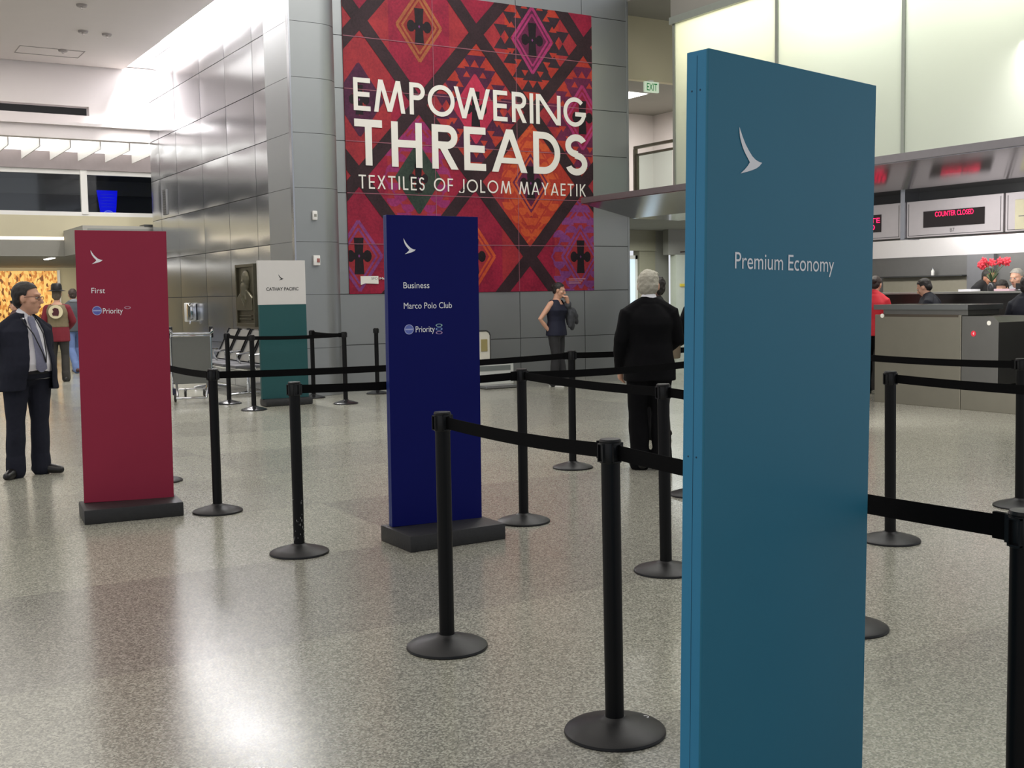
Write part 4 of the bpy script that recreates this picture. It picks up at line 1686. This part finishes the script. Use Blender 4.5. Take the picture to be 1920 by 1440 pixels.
link('relief_bust', fuse(t, .012, 2), r).data.materials.append(BRZ)

r = thing('wall_dispenser', 'shiny chrome dispenser on the polished steel wall above the luggage cart', 'dispenser', (6.2, 21.7, 1.07))
t = MB()
t.box((-.13, -.28, .02), (0, -.02, .36), .05)
t.build('hood', CHROME, r)
t = MB()
t.box((-.12, .0, 0), (0, .16, .36), .02)
t.build('body', M('dispenser_white', (198, 198, 194), .4), r)
t = MB()
t.tube([(-.09, -.15, .05), (-.10, -.15, -.02)], .018, 8)
t.build('spout', CHROME, r)

r = thing('service_kiosk', 'cream boxed service kiosk with rounded dark rim behind the navy sign', 'kiosk', (9.2, 16.3, 0))
t = MB()
prof = [(-.38, 0), (.38, 0), (.38, .82), (.36, .87), (.31, .90), (-.31, .90), (-.36, .87), (-.38, .82)]
t.prism(prof, .35, 'XZ', 0)
t.build('body', M('kiosk_cream', (206, 202, 188), .45), r, smooth=False)
t = MB()
for a, b in zip(prof[2:], prof[3:] + []):
    t.tube([(a[0], 0, a[1]), (b[0], 0, b[1])], .012, 8)
t.tube([(.38, 0, .1), (.38, 0, .82)], .012, 8)
t.tube([(-.38, 0, .1), (-.38, 0, .82)], .012, 8)
t.build('rim', DGREY, r)
t = MB()
t.box((.20, -.012, .56), (.32, .002, .76), .004)
t.build('screen', M('kiosk_screen', (150, 138, 92), .4), r, smooth=False)
t = MB()
t.box((.02, -.01, .56), (.15, .002, .64), .004)
t.build('keypad', GREYP, r, smooth=False)
r = thing('kiosk_plinth', 'low white box in front of the cream kiosk, right of the navy sign', 'box', (9.35, 15.95, 0))
t = MB()
t.box((-.5, 0, .03), (.46, .3, .40), .01)
t.build('body', M('plinth_white', (196, 198, 192), .45), r, smooth=False)
t = MB()
t.box((-.44, -.006, .26), (.40, .002, .34))
t.build('slot', M('plinth_grey', (110, 116, 112), .5), r, smooth=False)  # mid-grey band across the front of the box
t = MB()
for x in (-.42, .38):
    t.box((x - .04, .05, 0), (x + .04, .25, .03))
t.build('foot', BLK, r, smooth=False)
r = thing('floor_scale', 'flat grey steel scale lying on the floor below the white box', 'scale', (9.32, 15.62, 0))
t = MB()
t.box((-.3, -.12, .012), (.3, .14, .05), .006)
t.build('platform', STEEL, r, smooth=False)
t = MB()
t.box((-.28, -.10, 0), (.28, .12, .012))
t.build('pad', BLK, r, smooth=False)

# ------------------------------------------------------------------ people
SKIN = M('skin_light', (206, 158, 132), 0.5, var=.06, scale=20)
SKINT = M('skin_tan', (168, 118, 92), 0.5, var=.06, scale=20)
SKIND = M('skin_dark', (72, 48, 38), 0.5, var=.06, scale=20)
EYEW = M('eye_white', (176, 168, 160), .4)
LIP = M('lip', (160, 92, 84), .5)
HAIRB = M('hair_dark', (28, 22, 20), .55, var=.4, scale=60, bump=.4, bscale=160)
HAIRW = M('hair_white', (168, 163, 148), .6, var=.2, scale=50, bump=.5, bscale=120)
HAIRG = M('hair_grey', (150, 146, 138), .6, var=.25, scale=50, bump=.4, bscale=120)
SHOE = M('shoe_black', (20, 19, 19), .3)


def lerp(a, b, f):
    return a + (b - a) * f


class Person:
    BASEJ = dict(pelvis=(0, 0, .96), neck=(0, -.01, 1.47), head=(0, .02, 1.625),
                 hipR=(.09, 0, .92), kneeR=(.10, .02, .5), ankR=(.105, -.03, .085),
                 hipL=(-.09, 0, .92), kneeL=(-.10, .02, .5), ankL=(-.105, -.03, .085),
                 shR=(.17, -.01, 1.36), elR=(.235, -.04, 1.12), wrR=(.24, .05, .875),
                 shL=(-.17, -.01, 1.36), elL=(-.235, -.04, 1.12), wrL=(-.24, .05, .875))

    def __init__(s, label, loc, theta, h=1.75, J=None, fat=1.0, belly=0.0, hyaw=0.0, hpitch=0.0, hroll=0.0, hs=1.0, toeR=0.0, toeL=0.0, vox=.012, skin=None, group=None, female=False):
        s.root = thing('person', label, 'person', loc, math.radians(theta) - PI / 2, group)
        s.k = h / 1.75
        s.root.scale = (s.k,) * 3
        s.J = {a: V(b) for a, b in {**s.BASEJ, **(J or {})}.items()}
        s.fat, s.belly, s.vox, s.skin, s.fem = fat, belly, vox, skin or SKIN, female
        s.toe = {'R': -toeR, 'L': -toeL}
        s.H = Matrix.Translation(s.J['head']) @ Matrix.Rotation(hyaw, 4, 'Z') @ Matrix.Rotation(hpitch, 4, 'X') @ Matrix.Rotation(hroll, 4, 'Y') @ Matrix.Scale(hs, 4)

    def spine(s, t):
        return lerp(s.J['pelvis'], s.J['neck'], t)

    def torso(s, mb, grow=0.0, lo=-.12, hi=1.0, flare=0.0):
        base = [(-.42, .165, .115), (-.2, .168, .118), (-.05, .168, .118), (.1, .158, .112), (.27, .142 if s.fem else .15, .10), (.45, .15, .108), (.63, .168, .12), (.76, .162, .11), (.85, .138, .096), (.92, .108, .082), (.985, .078, .07), (1.03, .062, .062)]
        rings = []
        for t, rx, ry in base:
            if t < lo - .001 or t > hi + .001:
                continue
            c = s.spine(t)
            f = s.fat if t < .85 else 1 + (s.fat - 1) * .4
            b = s.belly * max(0, 1 - abs(t - .18) / .45)
            fl = flare * max(0, (-t + .1))
            if s.fem and .55 < t < .75:
                b += .018
            rings.append((c.x, c.y + b * .75, c.z, (rx + grow) * f + fl + b * .25, (ry + grow) * f + fl + b))
        mb.loft(rings, 24, pw=2.3)

    def arm(s, mb, sd, grow=0.0, end=1.0):
        a, b, c = s.J['sh' + sd], s.J['el' + sd], s.J['wr' + sd]
        if end < 1:
            c = lerp(b, c, end)
        mb.tube([lerp(s.spine(.9), a, .55), a, lerp(a, b, .5), b, lerp(b, c, .45), c], [.05 + grow * .5, .052 + grow, .045 + grow, .038 + grow, .036 + grow, .027 + grow], 14)

    def leg(s, mb, sd, grow=0.0, foot=True):
        a, b, c = s.J['hip' + sd], s.J['knee' + sd], s.J['ank' + sd]
        f = 1 + (s.fat - 1) * .6
        mb.tube([a, lerp(a, b, .5), b, lerp(b, c, .4), c], [(.086 + grow) * f, (.07 + grow) * f, .052 + grow, .052 + grow * 1.2, .036 + grow * 1.5], 14)

    def headform(s, mb):
        H = s.H
        mb.ell((0, -.012, .03), (.076, .097, .09), H)
        mb.ell((0, .025, -.03), (.066, .07, .085), H)
        mb.ell((0, .05, -.088), (.038, .04, .034), H)
        mb.ell((0, .082, .034), (.052, .018, .012), H)
        mb.tube([H @ V((0, .088, .022)), H @ V((0, .108, -.008)), H @ V((0, .114, -.026))], [.010, .013, .016], 8)
        mb.ell((0, .09, -.058), (.024, .012, .008), H)
        mb.ell((0, .088, -.07), (.02, .012, .008), H)
        for q in (-1, 1):
            mb.ell((q * .078, -.006, -.005), (.011, .022, .034), H)
            mb.ell((q * .045, .06, -.02), (.026, .026, .022), H)
        mb.tube([s.J['neck'] - V((0, 0, .04)), lerp(s.J['neck'], s.J['head'], .5), H @ V((0, -.02, -.03))], [.06, .055, .055], 14)

    def hand(s, mb, sd, fdir, pn, curl=.5, thumb=1.0):
        w = s.J['wr' + sd]
        f, p = V(fdir).normalized(), V(pn)
        p = (p - f * p.dot(f)).normalized()
        l = f.cross(p) * (1 if sd == 'R' else -1)
        mb.tube([w - f * .01, w + f * .03, w + f * .085], [.027, .034, .036], 12, flat=.75)
        for i, (o, L) in enumerate(((.028, .07), (.010, .08), (-.009, .074), (-.027, .056))):
            a = w + f * .085 + l * o
            d = f.copy()
            pts = [a]
            for j, part in enumerate((.45, .32, .23)):
                ang = curl * (.9 + .12 * i) * (1.0 if j else .7)
                d = (d * math.cos(ang) + p * math.sin(ang)).normalized()
                d = (d - l * d.dot(l) * .5).normalized()
                pts.append(pts[-1] + d * L * part * 1.15)
            mb.tube(pts, [.0095, .009, .0085, .0075], 8)
        t0 = w + f * .03 + l * .026
        t1 = t0 + (f * .6 + l * .75 + p * .3 * thumb).normalized() * .04
        t2 = t1 + (f * .85 + l * .2 + p * .6 * thumb).normalized() * .032
        mb.tube([t0, t1, t2], [.014, .011, .0085], 8)

    def body(s, hands=None):
        mb = MB()
        s.torso(mb)
        for sd in 'RL':
            s.leg(mb, sd)
            s.arm(mb, sd)
            a = s.J['ank' + sd]
            d = V((math.sin(-s.toe[sd]), math.cos(s.toe[sd]), 0))
            mb.tube([a + V((0, 0, .01)), V((a.x, a.y, .05)) + d * .05, V((a.x, a.y, .035)) + d * .12], [.036, .03, .022], 10)
            fd, pn, cu = (hands or {}).get(sd, ((s.J['wr' + sd] - s.J['el' + sd]), (0, 0, 0), .35))
            if V(pn).length < .01:
                pn = (-1, .3, 0) if sd == 'R' else (1, .3, 0)
            s.hand(mb, sd, fd, pn, cu)
        s.headform(mb)
        me = fuse(mb, s.vox, 3)
        me.materials.append(s.skin)
        o = link('body', me, s.root)
        for q in (-1, 1):
            e = MB()
            e.ell((q * .031, .083, .008), (.013, .011, .009), s.H, 12)
            eo = e.build('eye', EYEW, o)
            e = MB()
            e.ell((q * .031, .0925, .008), (.006, .003, .006), s.H, 10)
            e.build('iris', HAIRB, eo)
        e = MB()
        e.ell((0, .098, -.063), (.022, .006, .006), s.H, 10)
        e.build('mouth', LIP, o)
        s.bo = o
        return o

    def add(s, name, mb, mat, vox=None, smooth=5, cut=None, thick=0.0, ruf=0.0, rsc=9.0):
        me = fuse(mb, vox or s.vox, smooth)
        if ruf:
            ruffle(me, ruf, rsc, random.random() * 10)
        if cut:
            cut_faces(me, cut, thick)
            me.shade_smooth()
        me.materials.append(mat)
        return link(name, me, s.root)

    def trousers(s, mat, name='trousers', grow=.02, ruf=.006, hi=.12):
        mb = MB()
        s.torso(mb, grow * .8, -.2, hi)
        mb.ell(s.J['pelvis'] + V((0, 0, -.06)), (.15 * s.fat, .11 * s.fat, .11))
        for sd in 'RL':
            s.leg(mb, sd, grow)
            a = s.J['ank' + sd]
            mb.tube([lerp(s.J['knee' + sd], a, .8), a + V((0, .01, -.03))], [.058 + grow, .058 + grow], 14)
        return s.add(name, mb, mat, ruf=ruf)

    def top(s, mat, name='jacket', collar=False, grow=.03, lo=-.42, flare=.02, sleeves='RL', end=.97, cut=None, ruf=.006, hi=.99, thick=.008):
        mb = MB()
        s.torso(mb, grow, lo, hi, flare)
        for sd in sleeves:
            s.arm(mb, sd, grow * .75, end)
            mb.tube([s.spine(.97) + V((0, 0, .015)), lerp(s.spine(.93), s.J['sh' + sd], .55) + V((0, 0, .03)), s.J['sh' + sd]], [.062 + grow * .6, .05 + grow * .6, .048 + grow * .6], 12)
            mb.ell(s.J['sh' + sd] + V((-.012 if sd == 'R' else .012, 0, -.01)), .052 + grow * .5)
        if collar:
            n = s.J['neck']
            mb.tube([n - V((0, .012, .06)), n + V((0, -.004, .02))], [.105, .086], 16, cap=False)
        return s.add(name, mb, mat, cut=cut, thick=thick if cut else 0, ruf=ruf)

    def shoes(s, mat, sole=None):
        for sd in 'RL':
            a = s.J['ank' + sd]
            d = V((-math.sin(s.toe[sd]), math.cos(s.toe[sd]), 0))
            o = V((a.x, a.y, 0)) - V((0, 0, s.BASEJ['ankR'][2])) * 0 + V((0, 0, a.z - .085))
            mb = MB()
            mb.tube([o - d * .05 + V((0, 0, .05)), o + d * .03 + V((0, 0, .055)), o + d * .10 + V((0, 0, .045)), o + d * .175 + V((0, 0, .035))], [.044, .047, .046, .036], 14, flat=1.0)
            mb.tube([o - d * .02 + V((0, 0, .06)), o + V((0, 0, .1))], [.045, .043], 12)
            for v in mb.bm.verts:
                v.co.z = max(v.co.z, o.z + .003)
            sh = s.add('shoe', mb, mat, vox=.009, smooth=2)
            if sole:
                t = MB()
                t.tube([o - d * .055 + V((0, 0, .016)), o + d * .04 + V((0, 0, .016)), o + d * .11 + V((0, 0, .016)), o + d * .18 + V((0, 0, .016))], [.042, .042, .045, .036], 14, flat=1.0)
                for v in t.bm.verts:
                    v.co.z = o.z + (.002 if v.co.z < o.z + .016 else .024)
                t.build('sole', sole, sh)

    def hair(s, mat, kind='short', ruf=.006, name='hair'):
        mb = MB()
        H = s.H
        mb.ell((0, -.018, .036), (.085, .106, .095), H, 24)
        if kind == 'bob':
            mb.ell((0, -.05, -.02), (.082, .07, .1), H, 20)
        if kind == 'bun':
            mb.ell((0, -.105, .03), (.045, .045, .045), H)
            mb.ell((0, -.05, -.01), (.075, .062, .075), H)
        if kind == 'short':
            mb.ell((0, -.055, -.015), (.074, .058, .068), H)
        if kind == 'full':
            mb.ell((0, -.045, -.005), (.084, .075, .085), H)
            mb.ell((.02, .045, .10), (.06, .05, .03), H)
        Hi = H.inverted()

        def cut(c):
            p = Hi @ c
            if kind == 'full':
                return p.y > .03 and p.z < .055
            if kind == 'bald':
                return p.z > .03 or (p.y > .0 and p.z < .09)
            if p.y > .02 and p.z < .088 - max(0, .07 - p.y) * .55:
                return True
            return abs(p.x) > .05 and p.z < .02 and p.y > -.035 and kind != 'bob'
        return s.add(name, mb, mat, vox=.008, smooth=2, cut=cut, ruf=ruf, rsc=38)


def vneck(wtop, wbot, ztop, zbot, y0=0.0, x0=0.0, bow=0.0):
    """opening at the front of a jacket: half-width runs from wtop at ztop to wbot at zbot"""
    def f(c):
        if c.y < y0 or c.z > ztop or c.z < zbot:
            return False
        q = (ztop - c.z) / (ztop - zbot)
        return abs(c.x - x0) < lerp(wtop, wbot, q) + bow * math.sin(PI * q)
    return f


# -- man in the dark suit at the left
SUIT = M('suit_charcoal', (37, 39, 49), .9, var=.2, scale=30, bump=.15, bscale=300, spec=.15)
SHIRT = M('shirt_white', (236, 236, 240), .7, var=.03)
p = Person('person in dark suit with open jacket, grey tie and lanyard, hands behind back', (1.56, 10.55, 0), -74, 1.69,
           dict(kneeR=(.13, .03, .5), ankR=(.15, .02, .085), hipR=(.10, 0, .92), hipL=(-.10, 0, .92), kneeL=(-.10, 0, .5), ankL=(-.10, -.02, .085),
                shR=(.19, -.02, 1.30), shL=(-.19, -.02, 1.30), elR=(.29, -.17, 1.12), wrR=(.09, -.26, .97), elL=(-.28, -.17, 1.12), wrL=(-.07, -.27, .95), neck=(0, .005, 1.405), head=(-.02, .045, 1.585)),
           fat=1.16, belly=.055, hs=1.14, hyaw=math.radians(46), hpitch=-.06, toeR=math.radians(-48), toeL=math.radians(40), vox=.009)
p.toe = {'R': math.radians(-48), 'L': math.radians(40)}
p.body({'R': ((-1, -.1, -.3), (0, -1, 0), .5), 'L': ((1, -.1, -.2), (0, 1, 0), .5)})
p.trousers(SUIT, grow=.026, hi=-.04)
mb = MB()
p.torso(mb, .016, -.2, 1.03)
p.add('shirt', mb, SHIRT, ruf=.003)
mb = MB()
mb.tube([p.J['neck'] + V((0, -.005, .0)), p.J['neck'] + V((0, .002, .045))], [.074, .068], 18)
p.add('collar', mb, SHIRT, vox=.007, smooth=2)
p.top(SUIT, collar=True, grow=.034, lo=-.42, flare=.07, cut=vneck(.05, .15, 1.50, .60, .03, -.03, .0), ruf=.008)
mb = MB()
tr = [(-.012, .108, 1.425, .024, .016), (-.012, .118, 1.40, .03, .02), (-.012, .128, 1.372, .030, .018), (-.013, .150, 1.335, .026, .012)]
for i in range(9):
    f = (i + 1) / 9
    tr.append((-.014 - .01 * f, .150 + .098 * min(1, f * 1.35) ** .8, 1.335 - .37 * f, .027 + .024 * f, .010))
tr.append((-.024, .247, .935, .012, .008))
mb.loft(tr, 16, pw=3.0)
mb.build('tie', M('tie_grey', (112, 114, 134), .6, var=.15, scale=60), p.root)
mb = MB()
mb.tube([(.06, .05, 1.44), (.055, .13, 1.37), (.02, .22, 1.27), (-.035, .262, 1.1), (-.06, .262, 1.02)], .005, 8)
mb.tube([(-.055, .06, 1.44), (-.06, .13, 1.37), (-.065, .225, 1.27), (-.065, .262, 1.1), (-.06, .264, 1.02)], .005, 8)
mb.build('lanyard', BLK, p.root)
mb = MB()
mb.loft([(0, .03, .918, .222, .178), (0, .03, .952, .222, .178)], 24)
mb.build('belt', BLK, p.root)
p.shoes(SHOE)
p.hair(HAIRB, 'short', .004)
mb = MB()
H = p.H
for q in (-1, 1):
    mb.tube([H @ V((q * .012, .106, .012)), H @ V((q * .06, .095, .014)), H @ V((q * .08, .06, .014)), H @ V((q * .084, -.01, .008))], .0024, 6)
    ringp = [H @ V((q * .036 + .026 * math.cos(a), .101, .004 + .017 * math.sin(a))) for a in [i * PI / 8 for i in range(17)]]
    mb.tube(ringp, .002, 6, cap=False)
mb.build('glasses', M('glasses_frame', (70, 40, 36), .3), p.root)

# -- woman on the phone by the banner wall
p = Person('person in navy sleeveless top on the phone, hand on hip and jacket over arm', (10.20, 15.25, 0), -62, 1.69,
           dict(pelvis=(0, 0, .95), kneeR=(.09, .03, .5), ankR=(.075, -.02, .085), hipL=(-.085, 0, .92), kneeL=(-.09, .01, .5), ankL=(-.13, .06, .085),
                shR=(.16, -.015, 1.375), shL=(-.16, -.015, 1.375), elR=(.30, -.14, 1.13), wrR=(.175, -.06, .95), elL=(-.235, .07, 1.15), wrL=(-.10, .17, 1.40), head=(-.015, .05, 1.60), neck=(0, 0, 1.455)),
           fat=1.05, hyaw=math.radians(18), hpitch=-.28, vox=.008, female=True)
p.toe = {'R': math.radians(-12), 'L': math.radians(40)}
p.body({'R': ((-.35, .5, -.75), (-1, 0, -.2), .35), 'L': ((.35, -.1, .9), (.6, -.55, 0), .75)})
p.trousers(M('trousers_charcoal', (40, 40, 42), .85, var=.15), grow=.02)
NAVT = M('top_navy', (14, 18, 40), .8, var=.15)
mb = MB()
p.torso(mb, .024, -.2, .99, .03)
for sd in 'RL':
    mb.ell(p.J['sh' + sd] * .75 + V((0, 0, .35)) + V((0, 0, -.005)), (.035, .05, .04))
p.add('top', mb, NAVT, cut=lambda c: c.z > 1.365 + max(0, -c.y) * .4 and abs(c.x) < .072, ruf=.003)
p.shoes(M('sneaker_dark', (30, 32, 38), .6), M('sole_white', (216, 216, 210), .5))
p.hair(HAIRB, 'bun', .004)
ph = thing('mobile_phone', 'small dark phone held to the ear of the woman in the navy top', 'phone')
t = MB()
t.box((-.035, -.004, -.07), (.035, .004, .07), .003)
b = t.build('case', BLK, ph)
t = MB()
t.box((-.031, .0036, -.06), (.031, .0046, .06))
t.build('screen', M('phone_glass', (12, 12, 14), .1), ph, smooth=False)
bpy.context.view_layer.update()
wl = p.root.matrix_world @ (p.H @ V((-.096, .045, -.04)))
ph.location = wl
ph.rotation_euler = (math.radians(-20), math.radians(8), p.root.rotation_euler.z + math.radians(18) + PI / 2)
JK = M('jacket_grey', (62, 64, 68), .85, var=.25, scale=25, bump=.3, bscale=60)
jk = MB()
A, B = p.J['elL'], p.J['wrL']
c0 = lerp(A, B, .45)
for dx, dy, dz, r0 in ((-.02, .02, -.22, .05), (-.07, .05, -.30, .045), (-.13, .07, -.16, .05), (-.19, .06, -.21, .04), (.02, .06, -.26, .045)):
    jk.tube([c0 + V((.0, .0, .04)), c0 + V((dx * .6, dy, -.02)), c0 + V((dx, dy, dz * .6)), c0 + V((dx * 1.15, dy, dz))], [.045, .055, r0 + .01, r0 * .8], 12)
jk.tube([lerp(A, B, .2) + V((0, 0, .02)), lerp(A, B, .75) + V((0, 0, .02))], [.075, .07], 12)
me = fuse(jk, .012, 5)
ruffle(me, .012, 14)
me.materials.append(JK)
jo = link('coat', me)
jo.matrix_world = p.root.matrix_world.copy()
tag(jo, 'grey jacket draped over the forearm of the woman on the phone', 'jacket')

# -- white-haired man seen from behind
BSUIT = M('suit_black', (14, 14, 16), .9, var=.2, scale=30, bump=.15, bscale=300, spec=.12)
p = Person('person with white hair in black suit seen from behind, beside the teal sign', (6.005, 7.575, 0), 62, 1.72,
           dict(hipR=(.085, 0, .92), kneeR=(.09, .02, .5), ankR=(.10, -.03, .085), ankL=(-.09, -.01, .085), shR=(.188, .0, 1.33), shL=(-.188, 0, 1.33),
                elR=(.245, .02, 1.12), wrR=(.18, .22, 1.02), elL=(-.25, -.02, 1.11), wrL=(-.235, .10, .87), head=(.01, .08, 1.572), neck=(0, .02, 1.42)),
           fat=1.04, hs=1.1, hyaw=math.radians(-14), hpitch=-.16, vox=.009)
p.toe = {'R': math.radians(-10), 'L': math.radians(12)}
p.body({'R': ((-.2, 1, .1), (-1, 0, 0), .6)})
p.trousers(BSUIT, grow=.03)
mb = MB()
mb.tube([p.J['neck'] + V((0, .0, .0)), p.J['neck'] + V((.004, .012, .05))], [.074, .068], 18)
p.add('shirt_collar', mb, SHIRT, vox=.007, smooth=2)
p.top(BSUIT, collar=True, grow=.036, lo=-.42, flare=.03, ruf=.008)
p.shoes(SHOE)
p.hair(HAIRW, 'full', .007)

# -- dark-haired person beyond him
p = Person('person with dark curly hair mostly hidden behind the white-haired man', (7.32, 9.12, 0), 110, 1.66, dict(elR=(.24, .06, 1.13), wrR=(.1, .25, 1.1)), skin=SKIND, hyaw=.5)
p.body()
p.trousers(BSUIT)
p.top(M('coat_charcoal', (34, 35, 36), .85, var=.2), grow=.03)
p.shoes(SHOE)
p.hair(HAIRB, 'full', .012)

# -- person mostly behind the teal sign, carrying a pale bag
p = Person('person in long black coat mostly hidden behind the teal sign', (6.70, 7.62, 0), 60, 1.70,
           dict(elL=(-.24, .05, 1.12), wrL=(-.235, .26, 1.08), ankL=(-.1, -.02, .085)), hpitch=-.2)
p.body({'L': ((-.15, 1, .1), (1, 0, -.2), .9)})
p.trousers(BSUIT)
mb = MB()
p.torso(mb, .035, -.42, .97, .03)
mb.tube([(0, 0, .85), (0, -.01, .48)], [.19, .21], 20)
for sd in 'RL':
    p.arm(mb, sd, .024, .97)
p.add('coat', mb, M('coat_black', (14, 14, 18), .9, var=.2, spec=.15), ruf=.006)
p.shoes(SHOE)
p.hair(HAIRB, 'bob', .006)
bpy.context.view_layer.update()
r = thing('handbag', 'pale beige bag carried at the elbow beside the teal sign', 'bag', p.root.matrix_world @ V((-.30, .20, .93)), p.root.rotation_euler.z)
t = MB()
t.box((-.06, -.13, 0), (.06, .13, .17), .025)
t.build('body', M('bag_beige', (176, 160, 134), .7, var=.1), r)
t = MB()
t.tube([(0, -.09, .16), (0, -.07, .24), (0, .07, .24), (0, .09, .16)], .008, 8)
t.build('handle', M('bag_tan', (150, 130, 104), .6), r)

# -- woman in the red jacket at the desk
p = Person('person in red jacket and black trousers standing left of the metal desk', (12.86, 11.12, 0), 20, 1.68,
           dict(elL=(-.23, .05, 1.13), wrL=(-.17, .26, 1.03), elR=(.235, .04, 1.13), wrR=(.18, .26, 1.02), head=(.0, .05, 1.61)), hpitch=-.25, hyaw=.1, fat=1.08, female=True)
p.body()
p.trousers(BSUIT)
p.top(M('jacket_red', (206, 38, 52), .7, var=.1, scale=20), grow=.03, lo=-.2, flare=.02)
p.shoes(SHOE)
p.hair(M('hair_brown', (44, 30, 26), .55, var=.4, scale=60), 'bun', .005)
p = Person('person with dark hair beside the red jacket, mostly hidden by the teal sign', (12.55, 11.55, 0), 30, 1.66)
p.body()
p.trousers(BSUIT)
p.top(M('coat_charcoal', (34, 35, 36), .85))
p.shoes(SHOE)
p.hair(HAIRB, 'short', .006)

# -- people at and behind the dark counter
AGENT = M('uniform_navy', (24, 27, 38), .8, var=.15)
p = Person('person in dark jacket with bowed head at the dark counter, above the metal desk', (12.93, 10.20, 0), 110, 1.66,
           dict(head=(0, .11, 1.575), neck=(0, .05, 1.44), elR=(.24, .1, 1.12), wrR=(.16, .3, 1.1), elL=(-.24, .1, 1.12), wrL=(-.16, .3, 1.1)), hpitch=-.5)
p.body()
p.trousers(AGENT)
p.top(AGENT)
p.shoes(SHOE)
p.hair(HAIRB, 'short', .005)
p = Person('person in black sweater with white collar behind the counter, below the red flowers', (14.02, 10.26, 0), 285, 1.84,
           dict(head=(0, .13, 1.53), neck=(0, .05, 1.45), shR=(.19, .03, 1.385), shL=(-.19, .03, 1.385)), hyaw=-.5, hpitch=-.2, skin=SKINT)
p.body()
p.trousers(BSUIT)
mb = MB()
mb.tube([p.J['neck'] + V((0, .02, -.01)), lerp(p.J['neck'], p.J['head'], .35)], [.07, .064], 18, cap=False)
p.add('collar', mb, SHIRT, vox=.008, smooth=2)
p.top(M('sweater_black', (24, 24, 26), .9, var=.2), grow=.026, lo=-.2)
p.shoes(SHOE)
p.hair(HAIRB, 'short', .004)
p = Person('person with dark hair bent low behind the counter, left of the grey-haired person', (13.92, 9.80, 0), 190, 1.60, dict(head=(0, .07, 1.6)), hpitch=-.5)
p.body()
p.trousers(BSUIT)
p.top(AGENT)
p.shoes(SHOE)
p.hair(HAIRB, 'bob', .006)
p = Person('person with receding grey hair in light grey shirt leaning at the counter', (14.3, 9.86, 0), 200, 1.76,
           dict(pelvis=(0, -.06, .95), neck=(0, .02, 1.45), head=(0, .06, 1.60)), hpitch=-.25, hyaw=-.3)
p.body()
p.trousers(BSUIT)
p.top(M('shirt_grey', (176, 176, 184), .75, var=.05), name='shirt', grow=.02, lo=-.12)
p.shoes(SHOE)
p.hair(HAIRG, 'short', .004)
p = Person('person with dark hair at the right edge of the photo, facing the dark counter', (12.95, 8.80, 0), 20, 1.62)
p.body()
p.trousers(BSUIT)
p.top(AGENT)
p.shoes(SHOE)
p.hair(HAIRB, 'bob', .006)

# -- far people on the left
OLIVE = M('jacket_olive', (120, 108, 82), .85, var=.2, scale=20)
MAROON = M('jacket_maroon', (116, 26, 40), .8, var=.15)
p = Person('person in black hat and olive and maroon jacket with a round emblem, seen from behind', (3.93, 22.6, 0), 70, 1.76,
           dict(elR=(.26, .05, 1.12), wrR=(.14, .22, 1.0), ankL=(-.12, -.12, .085), kneeL=(-.11, 0, .5)))
p.body()
p.trousers(M('trousers_dark', (52, 50, 46), .85))
mb = MB()
for sd in 'RL':
    p.arm(mb, sd, .028, .97)
    mb.ell(p.J['sh' + sd], .078)
p.torso(mb, .028, -.42, .28, .02)
p.add('jacket_sleeves', mb, MAROON)
mb = MB()
p.torso(mb, .036, .1, .97)
p.add('jacket', mb, OLIVE)
t = MB()
cx, cz, yb = .0, 1.30, -.178
pts = [(cx + .125 * math.cos(a), cz + .125 * math.sin(a)) for a in [i * PI / 16 for i in range(32)]]
t.prism(pts, .02, 'XZ', yb)
em = t.build('emblem', M('emblem_cream', (226, 214, 176), .7), p.root, smooth=False)
t = MB()
t.prism([(cx - .05, cz - .07), (cx + .045, cz - .075), (cx + .06, cz - .01), (cx + .05, cz + .055), (cx - .01, cz + .075), (cx - .055, cz + .05), (cx - .035, cz + .0), (cx - .065, cz - .03)], .006, 'XZ', yb - .007)
t.build('emblem_mark', M('emblem_maroon', (74, 26, 34), .7), em, smooth=False)
p.shoes(SHOE)
p.hair(M('hair_greybrown', (96, 86, 72), .7, var=.3), 'bob', .006)
t = MB()
H = p.H
q = [(.0, .20), (.075, .20), (.092, .17), (.1, .09), (.102, .075), (.155, .06), (.16, .066), (.1, .07)]
t2 = MB()
t2.lathe([(0, .205), (.07, .2), (.092, .17), (.099, .08), (.16, .062), (.16, .055), (.09, .06), (0, .06)], seg=28)
for v in t2.bm.verts:
    v.co = H @ V((v.co.x, v.co.y * 1.12 - .012, v.co.z))
t2.build('hat', BLK, p.root)

p = Person('person in grey hooded sweatshirt and blue jeans walking away behind the red sign', (4.72, 25.3, 0), 100, 1.76,
           dict(kneeR=(.10, .16, .52), ankR=(.10, .10, .12), kneeL=(-.10, -.04, .5), ankL=(-.10, -.30, .10), elR=(.25, .02, 1.12), wrR=(.2, .22, 1.0)), hyaw=-.2)
p.body()
p.trousers(M('jeans_blue', (92, 112, 152), .85, var=.2, scale=16), name='jeans')
p.top(M('hoodie_grey', (72, 76, 80), .9, var=.15), name='sweatshirt', grow=.034, lo=-.2)
mb = MB()
mb.ell(p.J['neck'] + V((0, -.06, .02)), (.11, .07, .05))
p.add('hood', mb, M('hoodie_light', (128, 132, 136), .9))
p.shoes(M('shoe_brown', (70, 42, 36), .6))
p.hair(M('hair_brown2', (58, 46, 40), .6, var=.3), 'short', .006)
p = Person('person with dark hair far off behind the left shoulder of the suited man', (3.88, 27.4, 0), 200, 1.53)
p.body()
p.trousers(BSUIT)
p.top(M('coat_mauve', (92, 74, 78), .85, var=.2))
p.shoes(SHOE)
p.hair(HAIRB, 'full', .008)

bpy.data.scenes.remove(TMP)
